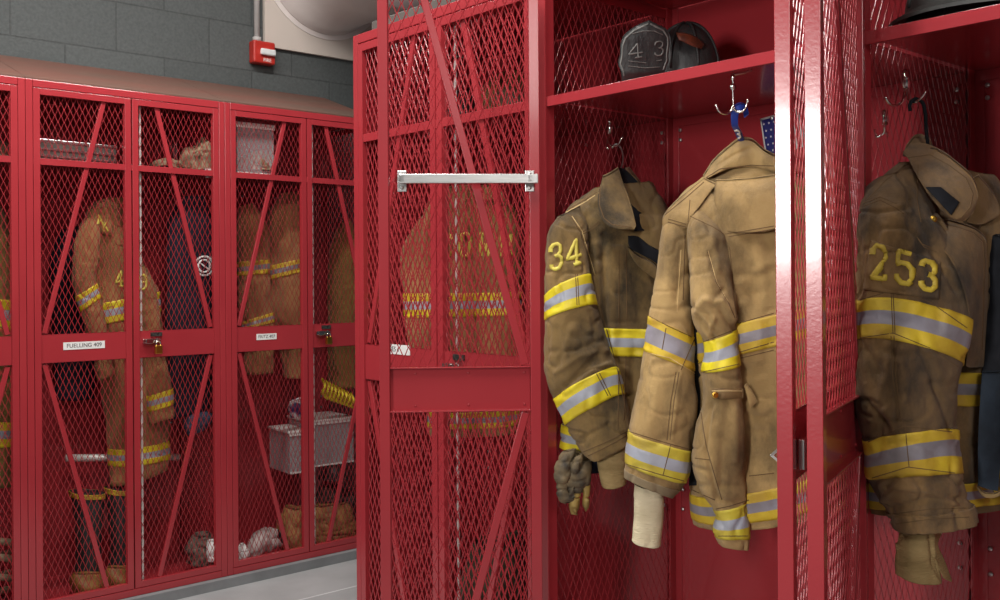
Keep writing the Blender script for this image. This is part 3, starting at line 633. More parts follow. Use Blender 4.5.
plate('shade_gap_sheet', [(689, 300, 1.96), (692, 340, 1.955), (692, 400, 1.95), (690, 440, 1.95), (689, 486, 1.95)], [(700, 300, 1.95), (708, 340, 1.945), (708, 400, 1.945), (706, 440, 1.945), (700, 486, 1.95)], M['black'], c, bulge=-.004, th=.004, wr=.5)  # black sheet standing in for the deep shade between the two sleeves
k1 = Loft([(635, 484, 664, 492, 1.955, 1.95, .024), (634, 500, 664, 503, 1.955, 1.95, .024), (633.5, 518, 663.5, 520, 1.955, 1.95, .023), (631, 540, 661, 545, 1.955, 1.95, .023, -.004)], seed=61, wr=.35)
k1.build('wristlet', M['knit'], c, 80, 70, inner=M['knit'])
# collar stands up behind the neck, shoulder cape on the left
plate('collar', [(703, 178, 2.0), (714, 161, 1.98), (728, 148, 1.965), (740, 140, 1.955), (750, 140, 1.95), (760, 148, 1.93), (786, 162, 1.90)], [(704, 180, 1.985), (718, 172, 1.955), (732, 168, 1.95), (744, 167, 1.94), (754, 167, 1.935), (766, 169, 1.92), (788, 176, 1.90)],
      M['clothtan'], c, bulge=.014, th=.012, coll=bb, seed=63, wr=1.3, folds=[([(716, 164), (735, 152), (750, 146)], 2.2, -.006)])
plate('shoulder_cape', [(704, 178, 1.975), (690, 190, 1.97), (676, 202, 1.965), (666, 213, 1.965), (662, 222, 1.97), (664, 229, 1.97)], [(716, 184, 1.95), (707, 196, 1.945), (699, 207, 1.94), (692, 216, 1.935), (690, 222, 1.935), (687, 228, 1.94)],
      M['clothtan'], c, bulge=.006, th=.006, coll=bb, seed=64, wr=.8)
plate('back_yoke', [(716, 180, 1.95), (714, 196, 1.935), (717, 214, 1.925), (724, 236, 1.915)], [(790, 172, 1.88), (800, 190, 1.86), (806, 206, 1.85), (806, 222, 1.845)], M['clothtan'], c, bulge=.035, th=.004, coll=bb, seed=65, wr=.9,
      folds=[([(709, 192), (718, 215), (724, 232)], 3.5, .004), ([(735, 185), (748, 205)], 6, -.004)])
plate('sleeve_strap', [(711.5, 390, 1.865), (720, 389, 1.855), (732, 388.5, 1.855), (743, 389, 1.865)], [(712, 398.5, 1.865), (720, 399.5, 1.855), (732, 399, 1.855), (743, 398, 1.865)], mat('strap_leather', (134, 106, 66), .7, rgb2=(108, 84, 50), scale=30, bump=.4), c, bulge=.003, th=.004, wr=.3, coll=bb)
plate('sleeve_strap', [(744, 386, 1.865), (747, 396, 1.86), (750, 408, 1.86)], [(747, 384, 1.865), (753, 393, 1.86), (757, 402, 1.86)], M['clothtan'], c, bulge=.003, th=.004, wr=.3)
bt = tree(bb)
q = P(715, 395, 1.845); MB().lathe([(.006, 0), (.006, -.003), (.004, -.004), (.001, -.003)], 14, q, axis='y').build('snap', M['brass'], c, local=False, smooth=True)
seams('seam_stitching', bt, [[(690, 216), (700, 221), (713, 227), (724, 234), (730, 250), (732, 272), (734, 300), (737, 322)], [(725, 234), (745, 231), (774, 226)], [(726, 237), (745, 234), (774, 229)],
    [(665, 215), (688, 196), (704, 182)], [(688, 222), (690, 200)], [(706, 178), (720, 169), (752, 165), (774, 166)], [(668, 219), (686, 224)], [(668, 222), (686, 227)], [(707, 250), (716, 282), (728, 302), (735, 318)], [(685, 235), (683, 300)],
    [(679, 372), (674, 400), (670, 440)], [(676, 372), (671, 400), (667, 440)], [(671, 444), (663, 475)], [(694, 340), (681, 370)], [(701, 412), (706, 445), (716, 480), (722, 500)], [(695, 458), (710, 460)],
    [(716, 509), (730, 506), (749, 500)], [(718, 536), (748, 536)], [(703, 342), (736, 329)], [(703, 372), (739, 364)], [(740, 323), (774, 313)], [(740, 352), (774, 342)], [(741, 358), (774, 350)], [(690, 489), (715, 500)], [(749, 476), (774, 473)],
    [(628, 431), (660, 441), (692, 450)], [(649, 316), (668, 326), (692, 337)], [(626, 464), (655, 473), (684, 481)], [(666, 328), (662, 350)]], c)
seams('seam_stitching', bt, [[(708, 251), (717, 283), (729, 303)], [(681, 250), (677, 312)], [(644, 352), (670, 358), (696, 374)], [(712, 391), (742, 391)]], c, M['stitch_light'], .8)
# ------------------------------------------------------------------ coat numbered 253
c = coat_root('soiled brown turnout coat with yellow 253 patch in the right-hand locker', 930, 500, 1.66)
bb = []
body = Loft([(900, 160, 990, 176, 1.70, 1.74, .03), (884, 175, 1004, 196, 1.69, 1.75, .045), (868, 210, 1012, 224, 1.67, 1.76, .055), (866, 260, 1016, 262, 1.67, 1.77, .06), (866, 310, 1016, 314, 1.67, 1.77, .06),
             (866, 366, 1018, 370, 1.67, 1.77, .06), (866, 398, 1018, 402, 1.67, 1.77, .06), (866, 440, 1020, 442, 1.67, 1.77, .06), (866, 482, 1020, 470, 1.67, 1.77, .06), (868, 508, 1020, 494, 1.67, 1.77, .055), (870, 514, 1020, 500, 1.67, 1.77, .055)],
            folds=[([(955, 300), (960, 360)], 5, -.008), ([(972, 300), (975, 360)], 3, .005), ([(966, 400), (970, 480)], 6, .005)], seed=71, wr=.8)
body.build('body', M['cloth253'], c, 150, 150, bb)
body.band('reflective_stripe', 5, 6, c, YD_, nu=150, coll=bb); body.band('reflective_stripe', 8, 9, c, YD_, nu=150, coll=bb)
s1 = Loft([(880, 176, 912, 168, 1.655, 1.67, .02), (866, 194, 925, 190, 1.635, 1.66, .035), (860, 222, 944, 226, 1.62, 1.655, .05, .010), (858, 262, 962, 272, 1.615, 1.65, .058, .018), (858, 301, 969, 328, 1.61, 1.64, .06, .026), (857, 339, 959, 368, 1.61, 1.63, .06, .022),
           (857, 378, 952, 396, 1.61, 1.625, .058, .006), (860, 412, 951, 422, 1.61, 1.62, .056), (867, 441, 953, 432, 1.61, 1.62, .054, .016), (871, 479, 957, 473, 1.61, 1.62, .052, .010), (878, 494, 960, 489, 1.61, 1.62, .05), (889, 513, 965, 505, 1.61, 1.62, .046), (895, 529, 970, 521, 1.61, 1.62, .044, -.002)],
          folds=[([(893, 350), (896, 380), (897, 420)], 3, -.005), ([(888, 360), (880, 400), (893, 428)], 4, .005), ([(902, 350), (905, 400)], 4, .005), ([(920, 345), (938, 390), (950, 428)], 3.5, -.006), ([(928, 345), (946, 380)], 5, .004), ([(866, 350), (880, 372)], 5, -.006),
                 ([(866, 400), (888, 425)], 3, -.006), ([(872, 420), (890, 405)], 3, .004), ([(886, 487), (900, 474), (930, 480), (952, 478)], 3, -.006), ([(884, 500), (896, 486), (925, 490), (958, 505)], 3, .007), ([(893, 508), (930, 498), (960, 500)], 3, -.005),
                 ([(875, 215), (872, 240)], 5, -.004), ([(900, 205), (906, 232)], 5, .004), ([(912, 198), (935, 245), (960, 290)], 3, -.005)], seed=81, wr=1.0)
a1 = s1.build('sleeve', M['cloth253'], c, 160, 210, bb)
s1.band('reflective_stripe', 4, 5, a1, YD_, nu=160, coll=bb); s1.band('reflective_stripe', 8, 9, a1, YD_, nu=160, coll=bb)
s1.band('cuff', 11.0, 12, a1, [M['cloth253']] * 2, off=.004, nu=160, coll=bb)
k1 = Loft([(905, 522, 941, 520, 1.615, 1.625, .022), (904, 540, 934, 540, 1.615, 1.625, .022), (901, 560, 938, 560, 1.615, 1.625, .024), (900, 576, 943, 578, 1.615, 1.625, .026, -.004)], seed=91, wr=.6, folds=[([(930, 530), (934, 560), (942, 575)], 3, -.004)])
k1.build('wristlet', M['knit_tan'], c, 80, 60, inner=M['knit_tan'])
plate('wristlet_edge', [(934, 530, 1.61), (930, 545, 1.61), (936, 562, 1.61), (943, 578, 1.61)], [(943, 530, 1.63), (938, 545, 1.63), (944, 560, 1.63), (952, 582, 1.63)], M['knit_tan'], c, bulge=.006, th=.004, wr=.5)
plate('front_flap', [(921, 222, 1.625), (938, 244, 1.60), (952, 262, 1.59), (962, 285, 1.585), (969, 320, 1.59), (966, 366, 1.61)], [(934, 218, 1.64), (958, 224, 1.63), (974, 229, 1.635), (986, 240, 1.65), (988, 262, 1.66), (984, 366, 1.67)],
      M['cloth253'], c, bulge=.016, th=.006, coll=bb, seed=93, nu=60, folds=[([(960, 270), (972, 290), (984, 292)], 4, -.006)])
plate('collar', [(978, 176, 1.66), (990, 190, 1.67), (998, 203, 1.68), (999, 214, 1.67), (990, 221, 1.66), (980, 225, 1.65)], [(968, 180, 1.67), (972, 192, 1.66), (975, 204, 1.65), (972, 214, 1.65), (968, 220, 1.645), (966, 222, 1.64)], M['cloth253'], c, bulge=.01, th=.006, coll=bb, seed=95)
plate('collar', [(903, 154, 1.68), (909, 160, 1.66), (914, 170, 1.64), (922, 184, 1.615), (934, 202, 1.60), (951, 217, 1.60), (963, 221, 1.61)], [(910, 146, 1.70), (922, 146, 1.69), (938, 151, 1.67), (955, 162, 1.645), (969, 174, 1.63), (978, 194, 1.62), (974, 212, 1.61)],
      M['cloth253'], c, bulge=.018, th=.008, coll=bb, nu=60, seed=97)
plate('collar', [(903, 156, 1.70), (908, 146, 1.72), (916, 138, 1.73), (922, 137, 1.735)], [(934, 157, 1.70), (933, 152, 1.71), (932, 146, 1.72), (929, 140, 1.725)], M['cloth253'], c, bulge=.01, th=.01, seed=98)
plate('inner_collar', [(914, 172, 1.655), (916, 190, 1.65), (919, 206, 1.645), (921, 222, 1.64)], [(924, 184, 1.64), (930, 196, 1.635), (934, 208, 1.635), (936, 220, 1.635)], M['cloth253'], c, bulge=-.006, th=.005, seed=99, coll=bb, folds=[([(917, 176), (922, 200)], 2.5, -.008)])
plate('inner_facing', [(984, 236, 1.68), (986, 300, 1.68), (982, 385, 1.662)], [(1014, 236, 1.665), (1014, 300, 1.655), (1012, 385, 1.655)], M['black'], c, bulge=.006, th=.006, seed=101, wr=1.5, nu=50)
plate('quilted_liner', [(982, 372, 1.652), (978, 440, 1.645), (978, 486, 1.645)], [(1000, 372, 1.65), (1002, 440, 1.645), (998, 490, 1.645)], M['liner'], c, bulge=.006, th=.006, seed=102, wr=1.5, nu=50)
plate('liner_binding', [(977, 486, 1.645), (984, 493, 1.645), (994, 494, 1.645), (1003, 490, 1.64)], [(977, 489, 1.645), (984, 497, 1.645), (994, 498, 1.645), (1004, 494, 1.645)], M['clothtan'], c, bulge=.002, th=.004, wr=.2)
rp = Loft([(1004, 196, 1040, 206, 1.70, 1.70, .03), (1004, 225, 1072, 232, 1.68, 1.70, .045), (1004, 300, 1082, 305, 1.67, 1.69, .05), (1004, 366, 1084, 368, 1.66, 1.69, .05), (1004, 398, 1084, 400, 1.66, 1.69, .05),
            (1003, 440, 1084, 442, 1.66, 1.69, .05), (1001, 470, 1084, 472, 1.66, 1.69, .05), (1000, 496, 1084, 498, 1.66, 1.69, .045)], seed=105, wr=.8)
rp.build('body', M['cloth253'], c, 80, 90, bb); rp.band('reflective_stripe', 3, 4, c, YD_, nu=80); rp.band('reflective_stripe', 6, 7, c, YD_, nu=80)
bt = tree(bb)
decal('hook_and_loop_patch', bt, [(926, 188), (940, 188), (958.5, 203), (951, 215)], M['black'], c, off=.003, nx=20, ny=14)
decal('number_patch', bt, [(871, 240), (940, 262), (938, 299), (864, 290)], M['cloth253'], a1, off=.0024, nx=40, ny=24)
for ch, qd in (('2', [(873.5, 245), (885.5, 248), (884, 281), (871.5, 279)]), ('5', [(897, 250), (911, 254), (911, 285), (896, 282)]), ('3', [(921, 260), (934.5, 264), (934, 291), (920, 288)])):
    glyph('number_lettering', bt, ch, qd, 5.6, M['number_dirty'], a1, off=.0046)
q = P(933, 219, 1.605); MB().lathe([(.006, .004), (.006, -.002), (.004, -.004), (.001, -.003)], 14, q, axis='y').build('snap', M['brass'], c, local=False, smooth=True)
seams('seam_stitching', bt, [[(867, 200), (884, 182), (904, 166), (909, 164)], [(864, 206), (880, 200), (896, 208), (904, 214)], [(864, 203), (880, 197), (897, 204)], [(893, 290), (895, 334)], [(891, 290), (893, 334)], [(894, 336), (896, 380), (902, 424)], [(891, 336), (893, 380), (899, 426)], [(905, 425), (909, 467)],
    [(936, 222), (960, 228), (974, 233), (983, 242), (984.5, 262), (982, 350)], [(908, 158), (930, 155), (950, 166), (966, 178), (973, 194), (970, 208), (962, 217)], [(917, 237), (922, 244), (932, 248), (937, 252)], [(918, 239), (924, 247), (936, 252)],
    [(871, 240), (940, 262), (939, 299)], [(864, 290), (938, 299)], [(893, 514), (930, 509), (966, 508)], [(896, 524), (930, 519), (969, 517)], [(868, 442), (905, 426), (952, 432)], [(872, 478), (908, 467), (955, 473)], [(860, 300), (893, 290), (930, 302), (967, 328)], [(860, 338), (893, 333), (930, 348), (958, 367)], [(918, 165), (917, 200), (921, 222)]], c)
# ------------------------------------------------------------------ hooks, hangers, glove, helmets, flag
def px_tube(mb, pts, r, n=8, smooth=True):
    A = chain(pts, max(8, len(pts) * 5)) if smooth and len(pts) > 2 else [P(*p) for p in pts]
    return mb.tube([tuple(a) for a in A], r, n)
def part_px(mb, name, m, parent, smooth=True, bevel=0):
    return link_mesh(name, mb.v, mb.f, m, parent, mb.m, smooth)
m = MB(); px_tube(m, [(733, 76, 1.885), (733, 96, 1.885), (733.5, 108, 1.885)], .0022); px_tube(m, [(716, 105, 1.875), (719, 111, 1.875), (725, 114, 1.88), (731, 111, 1.885), (733, 106, 1.885)], .0022)
px_tube(m, [(733, 108, 1.885), (738, 112, 1.88), (743, 111, 1.875), (747, 104, 1.87), (748, 99, 1.87)], .0022); px_tube(m, [(733, 74.5, 1.885), (743, 73, 1.885), (752, 70, 1.885)], .003); px_tube(m, [(733, 74.5, 1.885), (733, 80, 1.885)], .004)
m.lathe([(.006, -.003), (.006, .003), (.002, .005)], 10, P(733, 87, 1.88), axis='y')
part_px(m, 'coat_hook', M['chrome'], uB)
m = MB(); px_tube(m, [(610, 119, 2.375), (610, 134, 2.37)], .006, 6); px_tube(m, [(610, 134, 2.365), (609, 142, 2.35), (612, 146, 2.33), (618, 145, 2.31), (622, 137, 2.30)], .0024)
px_tube(m, [(609.5, 136, 2.365), (607, 143, 2.36), (607, 148, 2.35), (609, 149, 2.35)], .0024); m.lathe([(.004, 0), (.004, -.004), (.001, -.005)], 8, P(610, 122, 2.365), axis='y')
part_px(m, 'coat_hook', M['chrome'], uB)
m = MB(); px_tube(m, [(906, 70, 1.745), (906, 88, 1.74)], .006, 6); px_tube(m, [(906, 88, 1.735), (904, 98, 1.72), (897, 105, 1.70), (890, 104, 1.69), (885, 97, 1.685)], .0022)
px_tube(m, [(907, 88, 1.735), (909, 100, 1.72), (916, 102, 1.70), (922, 97, 1.69), (926, 91, 1.685)], .0022); m.lathe([(.004, 0), (.004, -.004), (.001, -.005)], 8, P(906, 78, 1.735), axis='y')
part_px(m, 'coat_hook', M['chrome'], uC)
yy = YS(885, -.868) + .03
m = MB(); px_tube(m, [(885, 110, yy), (885, 125, yy)], .005, 6); px_tube(m, [(885, 124, yy + .004), (883, 134, yy + .02), (877, 137, yy + .03), (875, 130, yy + .04)], .0022); px_tube(m, [(885, 124, yy), (886, 133, yy + .02), (888, 137, yy + .02)], .0022)
part_px(m, 'coat_hook', M['chrome'], uB)
h = empty('coat_hanger', P(735, 160, 1.925), 0, 'blue plastic hanger hook with a white 3, holding the pale tan coat', 'hanger')
hb = mat('blue_plastic', (34, 62, 150), .35, rgb2=(28, 50, 128), scale=10); hc = []
A = [(749, 114, 1.90), (746, 106, 1.895), (739, 104, 1.89), (732, 109, 1.89), (731, 122, 1.895), (735, 133, 1.93), (742, 150, 1.985)]
B = [(744, 118, 1.90), (743, 113, 1.895), (741, 111, 1.89), (739, 114, 1.89), (738, 123, 1.895), (742, 134, 1.93), (748, 150, 1.985)]
plate('hook', A, B, hb, h, bulge=.003, th=.006, wr=.1, nu=50, nv=10, coll=hc)
m = MB(); px_tube(m, [(690, 232, 2.035), (715, 205, 2.02), (745, 172, 1.985), (785, 200, 1.95), (815, 225, 1.91)], .008); part_px(m, 'shoulder_bar', hb, h)
glyph('number_lettering', tree(hc), '3', [(734.5, 130), (739.5, 130.5), (740.5, 138), (735.5, 138)], 1.6, M['white'], h, off=.0012)
h = empty('coat_hanger', P(619, 170, 2.30), 0, 'silver wire hanger holding the coat numbered 34', 'hanger')
m = MB(); px_tube(m, [(612, 148, 2.325), (616, 144, 2.325), (620, 147, 2.32), (623, 156, 2.31), (622, 165, 2.30), (619, 172, 2.29)], .0018); part_px(m, 'hook', M['steel'], h)
m = MB(); px_tube(m, [(575, 210, 2.25), (600, 188, 2.27), (619, 172, 2.29), (640, 184, 2.30), (672, 214, 2.32)], .0018); part_px(m, 'shoulder_bar', M['steel'], h)
h = empty('coat_hanger', P(927, 150, 1.70), 0, 'black wire hanger hook above the coat numbered 253', 'hanger')
m = MB(); px_tube(m, [(910, 111, 1.705), (910, 104, 1.705), (915, 99, 1.705), (922, 102, 1.705), (925, 112, 1.705), (926, 128, 1.705), (928, 146, 1.705)], .0032); part_px(m, 'hook', M['black'], h)
m = MB(); px_tube(m, [(892, 214, 1.69), (908, 190, 1.70), (928, 146, 1.705), (955, 190, 1.73), (990, 220, 1.75)], .004); part_px(m, 'shoulder_bar', M['black'], h)
# leather glove tucked under the sleeve
g = empty('leather_glove', P(575, 512, 2.19), 0, 'dirty leather work glove hanging below the striped hem of coat 34', 'glove')
def blob(name, loops, m, parent, seed=1, wr=.8, nu=48, nv=50, coll=None):
    return Loft(loops, seed=seed, wr=wr, fold_scale=1.6).build(name, m, parent, nu, nv, coll, bottom_open=False)
blob('palm', [(570, 449, 590, 454, 2.19, 2.195, .012), (563, 457, 592, 462, 2.18, 2.185, .020), (560, 472, 592.5, 470, 2.175, 2.18, .024), (560, 485, 590, 484, 2.175, 2.18, .022), (563, 494, 583, 492, 2.178, 2.18, .016), (568, 499, 577, 497, 2.18, 2.18, .006)], M['leather'], g, 3)
blob('index_finger', [(563, 451, 577, 449, 2.172, 2.172, .012), (558, 460, 571, 462, 2.166, 2.166, .014), (557, 472, 568, 475, 2.163, 2.163, .014), (557.5, 479, 567, 480, 2.163, 2.163, .012), (559, 482, 565, 482, 2.163, 2.163, .004)], M['leather'], g, 4)
blob('middle_finger', [(557.5, 476, 567, 476, 2.168, 2.168, .006), (556.5, 484, 569, 483, 2.163, 2.163, .013), (557, 495, 572, 494, 2.163, 2.163, .015), (560, 501, 575, 500, 2.165, 2.165, .013), (564, 504, 574, 503, 2.168, 2.168, .005)], M['leather'], g, 5)
blob('thumb', [(574, 457, 583, 453, 2.165, 2.165, .008), (571, 466, 581, 464, 2.158, 2.16, .012), (571, 471, 578, 472, 2.158, 2.16, .010), (573, 474, 577, 474, 2.16, 2.16, .004)], M['leather'], g, 6)
blob('ring_finger', [(572, 488, 582, 490, 2.175, 2.178, .012), (569, 498, 580, 500, 2.17, 2.17, .013), (569, 508, 578, 510, 2.168, 2.17, .012), (571, 514, 577, 514.5, 2.17, 2.17, .005)], M['leather_yel'], g, 7)
blob('little_finger', [(582, 484, 590, 484, 2.178, 2.18, .010), (582, 496, 589, 496, 2.172, 2.175, .011), (582, 507, 588, 507, 2.172, 2.175, .010), (584, 512, 587, 511, 2.175, 2.175, .004)], M['leather_yel'], g, 8)
blob('knuckle_seam_panel', [(569, 486, 576, 478, 2.165, 2.16, .004), (566, 496, 576, 488, 2.158, 2.156, .008), (568, 501, 578, 496, 2.158, 2.158, .006)], M['leather'], g, 9)
blob('cuff', [(583, 452, 604, 452, 2.195, 2.20, .012), (586, 462, 603, 462, 2.20, 2.205, .014), (590, 474, 600, 473, 2.205, 2.21, .010)], M['navy'], g, 10)
def ellip(mb, c, r, nu=40, nv=20, top=True, mi=0):
    pr = [(max(1e-4, math.cos(t) ), math.sin(t)) for t in [R(-2 + 92 * i / nv) for i in range(nv + 1)]]
    V = []; F = []
    for a, b in pr:
        for k in range(nu): t = 2 * math.pi * k / nu; V.append((c[0] + r[0] * a * math.cos(t), c[1] + r[1] * a * math.sin(t), c[2] + r[2] * b))
    for i in range(nv): F += [(i * nu + k, i * nu + (k + 1) % nu, (i + 1) * nu + (k + 1) % nu, (i + 1) * nu + k) for k in range(nu)]
    F.append(tuple((nv) * nu + k for k in range(nu))); return mb.add(V, F, mi)
def helmet(loc, rz, label, group=None, sc=1.0, m=None, shield=True, tilt=0):
    e = empty('fire_helmet', loc, rz, label, 'helmet', group); e.scale = (sc,) * 3; e.rotation_euler.x = tilt; m = m or M['helmet']
    d = MB(); ellip(d, (0, 0, .022), (.088, .108, .098)); o = d.build('shell', m, e, smooth=True)
    r_ = MB()
    for k in range(4):
        a = math.pi * k / 4; r_.tube([(.089 * math.cos(a) * math.cos(t), .109 * math.sin(a) * math.cos(t), .022 + .1 * math.sin(t)) for t in [R(4 + 172 * i / 24) for i in range(25)]], .0035, 6)
    r_.build('crown_rib', m, e, smooth=True)
    n = 48; V = []; F = []
    for (k0, z, j) in ((0, .024, 0), (1, .012, 0), (1, .006, 0), (0, .014, 0)):
        for k in range(n):
            t = 2 * math.pi * k / n; ext = .022 + .050 * max(0, math.sin(t)) ** 2     # brim longer at the back (+y)
            rr = 1 if k0 else 0; V.append(((.086 + rr * (.020 + .3 * ext)) * math.cos(t), (.106 + rr * ext * 1.3) * math.sin(t), z - (rr * .16 * ext)))
    for i in range(4): F += [(i * n + k, i * n + (k + 1) % n, ((i + 1) % 4) * n + (k + 1) % n, ((i + 1) % 4) * n + k) for k in range(n)]
    MB().add(V, F).build('brim', m, e, smooth=False)
    return e
HS = []
hx, hy_, hY = 684, 70, 2.235
hp = P(686, 60, hY); hp.z = ZB + 1.564
hel = helmet(hp, R(-128), 'black leather fire helmet with a front shield on the shelf above coat 34', sc=1.0); hel.scale = (.82, .74, 1.20)
# the leather front shield stands before the crown
A = [(649, 21, 2.11), (642, 23.5, 2.108), (632, 29, 2.105), (624, 36, 2.10), (620.5, 44, 2.10), (620, 54, 2.10), (618, 64, 2.10), (620.5, 70, 2.10), (621.5, 82, 2.105)]
B = [(649.5, 21, 2.11), (657, 25, 2.115), (666, 29.5, 2.12), (670, 36, 2.125), (670.5, 42, 2.127), (669, 54, 2.128), (669.5, 60, 2.128), (666.5, 66, 2.125), (665, 78, 2.125)]
sc_ = []; sh = plate('front_shield', A, B, M['helmet'], hel, bulge=.010, th=.004, wr=.35, nu=60, nv=40, coll=sc_)
st = tree(sc_); grey = mat('worn_grey_leather', (84, 84, 82), .5, rgb2=(110, 110, 106), scale=60)
seams('shield_border', st, [[(648, 24), (633, 31.5), (625.5, 38.5), (622.6, 46), (622, 56), (620.5, 64), (623, 70), (624, 76)], [(650, 24), (663, 30.5), (667.6, 37), (668, 44), (666.6, 55), (667, 60), (664.6, 66), (663.5, 70)]], hel, grey, 1.6, .0012)
seams('shield_border', st, [[(632, 34), (643, 31), (654, 31), (663, 35)]], hel, grey, .9, .001)
glyph('number_lettering', st, '4', [(628, 45), (641, 43), (642, 57), (629, 59)], 1.5, grey, hel, off=.0012)
glyph('number_lettering', st, '3', [(655, 42), (663, 41), (663, 55), (655, 56)], 1.5, grey, hel, off=.0012)
seams('shield_border', st, [[(628, 66), (645, 68), (660, 67)], [(628, 61), (646, 63)], [(656, 61), (662, 60)]], hel, grey, .8, .001)
A = [(676, 33, 2.145), (686, 34, 2.147), (698, 39, 2.155), (704, 45, 2.16)]; B = [(679, 40, 2.142), (688, 44, 2.145), (697, 48, 2.15), (701, 49, 2.155)]
plate('reflective_patch', A, B, mat('scorched_orange', (112, 52, 28), .5, rgb2=(70, 36, 24), scale=30), hel, bulge=.004, th=.004, wr=.3)
p = P(972, 12, YR(972, .13)); p.z = ZB + 1.561
helmet(p, R(-140), 'grey-black fire helmet cut off at the top edge, on the shelf above coat 253', sc=1.0, m=M['rubber'])
# flag sticker on the back panel: stars on blue, stripes behind the door
f = empty('flag_card', P(778, 140, 2.17), 0, 'small American flag card with white stars on blue taped inside the open locker', 'flag')
fY = lambda x: YR(x, .470); q = lambda x, y: P(x, y, fY(x)); fl = []
plate('card', [(760, 119, fY(760)), (766, 159, fY(766))], [(800, 108, fY(800)), (806, 146, fY(806))], M['white'], f, bulge=0, th=.001, wr=0, nu=6, nv=8, coll=fl)
ft = tree(fl); decal('blue_field', ft, [(761.7, 120.5), (778, 116), (783, 152), (767.3, 156.5)], mat('flag_blue', (40, 42, 110), .5), f, off=.0006, nx=8, ny=8)
fr = mat('flag_red', (170, 34, 40), .5)
for k in range(4):
    x = 781 + k * 6.0; decal('red_stripe', ft, [(x, 115.5 - k * 1.6), (x + 3, 114.7 - k * 1.6), (x + 8, 150.5 - k * 1.6), (x + 5, 151.3 - k * 1.6)], fr, f, off=.0006, nx=4, ny=10)
stm = MB()
for i in range(3):
    for j in range(5):
        x = 764.5 + i * 5 + j * 1.0 + (1.2 if j % 2 else 0); y = 124.2 - i * 1.2 + j * 6.8; c0 = q(x, y) - nR * .0024
        Vs = [c0 + (uR * math.cos(a) + Vector((0, 0, 1)) * math.sin(a)) * (.0032 if k % 2 == 0 else .0014) for k, a in enumerate([math.pi / 2 + math.pi * k / 5 for k in range(10)])]
        stm.add(Vs + [v - nR * .0003 for v in Vs], [tuple(range(10)), tuple(range(19, 9, -1))])
o = link_mesh('star', stm.v, stm.f, M['white'], f, stm.m); o['kind'] = 'stuff'
# ------------------------------------------------------------------ wall fittings beside the soffit
al = rowobj(empty('fire_alarm', (0, 0, 0), 0, 'red wall-mounted fire alarm strobe box under the grey conduit', 'alarm'), 'L', 2.135)
al.location = Vector(row(2.135, 'L')) + nL * (WALLY - .001) + Vector((0, 0, 2.19 - ZB))
MB().box(-.050, .056, -.050, 0, -.048, .052).build('housing', M['alarm'], al, bevel=.008, seg=3)
MB().box(-.022, .050, -.068, -.050, -.012, .016).build('strobe_lens', M['lens'], al, bevel=.006, seg=3)
text_mesh('lettering', 'FIRE', .022, M['white'], al, (.015, -.0506, -.032), (R(90), 0, 0))
cd = rowobj(MB().tube([(0, 0, 2.245 - ZB), (0, 0, ROOMH - ZB - .002)], .013, 16).tube([(0, 0, 2.243 - ZB), (0, 0, 2.262 - ZB)], .019, 16).build('conduit', M['pipe'], smooth=True), 'L')
cd.location = Vector(row(2.118, 'L')) + nL * (WALLY - .015); tag(cd, 'pale grey vertical conduit running up the wall from the fire alarm', 'conduit')
# big round duct coming out of the soffit toward the room
du = empty('air_duct', Vector(row(2.47, 'L')) + nL * WALLY, RZL, 'large pale round air duct overhead by the soffit panel', 'duct')
zc = 2.64 - ZB; rr = .30
prof = [(rr + .012, -.024), (rr + .012, -.034), (rr, -.040), (rr, -.60), (rr + .01, -.605), (rr + .01, -.62), (rr, -.625), (rr, -1.2), (rr + .01, -1.205), (rr + .01, -1.22), (rr, -1.225), (rr, -2.2)]
MB().lathe([(r_, y_) for r_, y_ in prof], 64, (0, 0, zc), axis='y').build('duct_pipe', M['duct'], du, smooth=False, bevel=0)
for pgn in du.children[0].data.polygons: pgn.use_smooth = len(pgn.vertices) == 4
MB().lathe([(rr + .035, -.021), (rr + .035, -.024), (rr + .012, -.026)], 64, (0, 0, zc), axis='y').build('wall_flange', M['duct'], du)
# ------------------------------------------------------------------ things seen through the mesh doors
def far_coat(label, anchor, bodies, sleeves, m, group=None, stripes=YD_, texts=(), seed=200, extra=None):
    """bodies / sleeves: (rings, folds, [stripe index pairs])"""
    c = coat_root(label, *anchor, group); bb = []
    for k, (rings, folds, st) in enumerate(bodies):
        L = Loft(rings, folds=folds, seed=seed + k, wr=1.1); L.build('body', m, c, 72, 80, bb)
        for a, b in st: L.band('reflective_stripe', a, b, c, stripes, nu=72, coll=bb, off=.002)
    for k, (rings, folds, st) in enumerate(sleeves):
        L = Loft(rings, folds=folds, seed=seed + 9 + k, wr=1.1); o = L.build('sleeve', m, c, 60, 70, bb)
        for a, b in st: L.band('reflective_stripe', a, b, o, stripes, nu=60, coll=bb, off=.002)
    if extra: extra(c, bb)
    t = tree(bb)
    for ch, qd, wp in texts: glyph('number_lettering', t, ch, qd, wp, M['number'], c, off=.003)
    return c
def rings(Yf, rows, T=.07):
    """rows of (lx, ly, rx, ry[, T]) at the depth function Yf(x)"""
    return [(r[0], r[1], r[2], r[3], Yf(r[0]), Yf(r[2]), (r[4] if len(r) > 4 else T), (r[5] if len(r) > 5 else 0)) for r in rows]
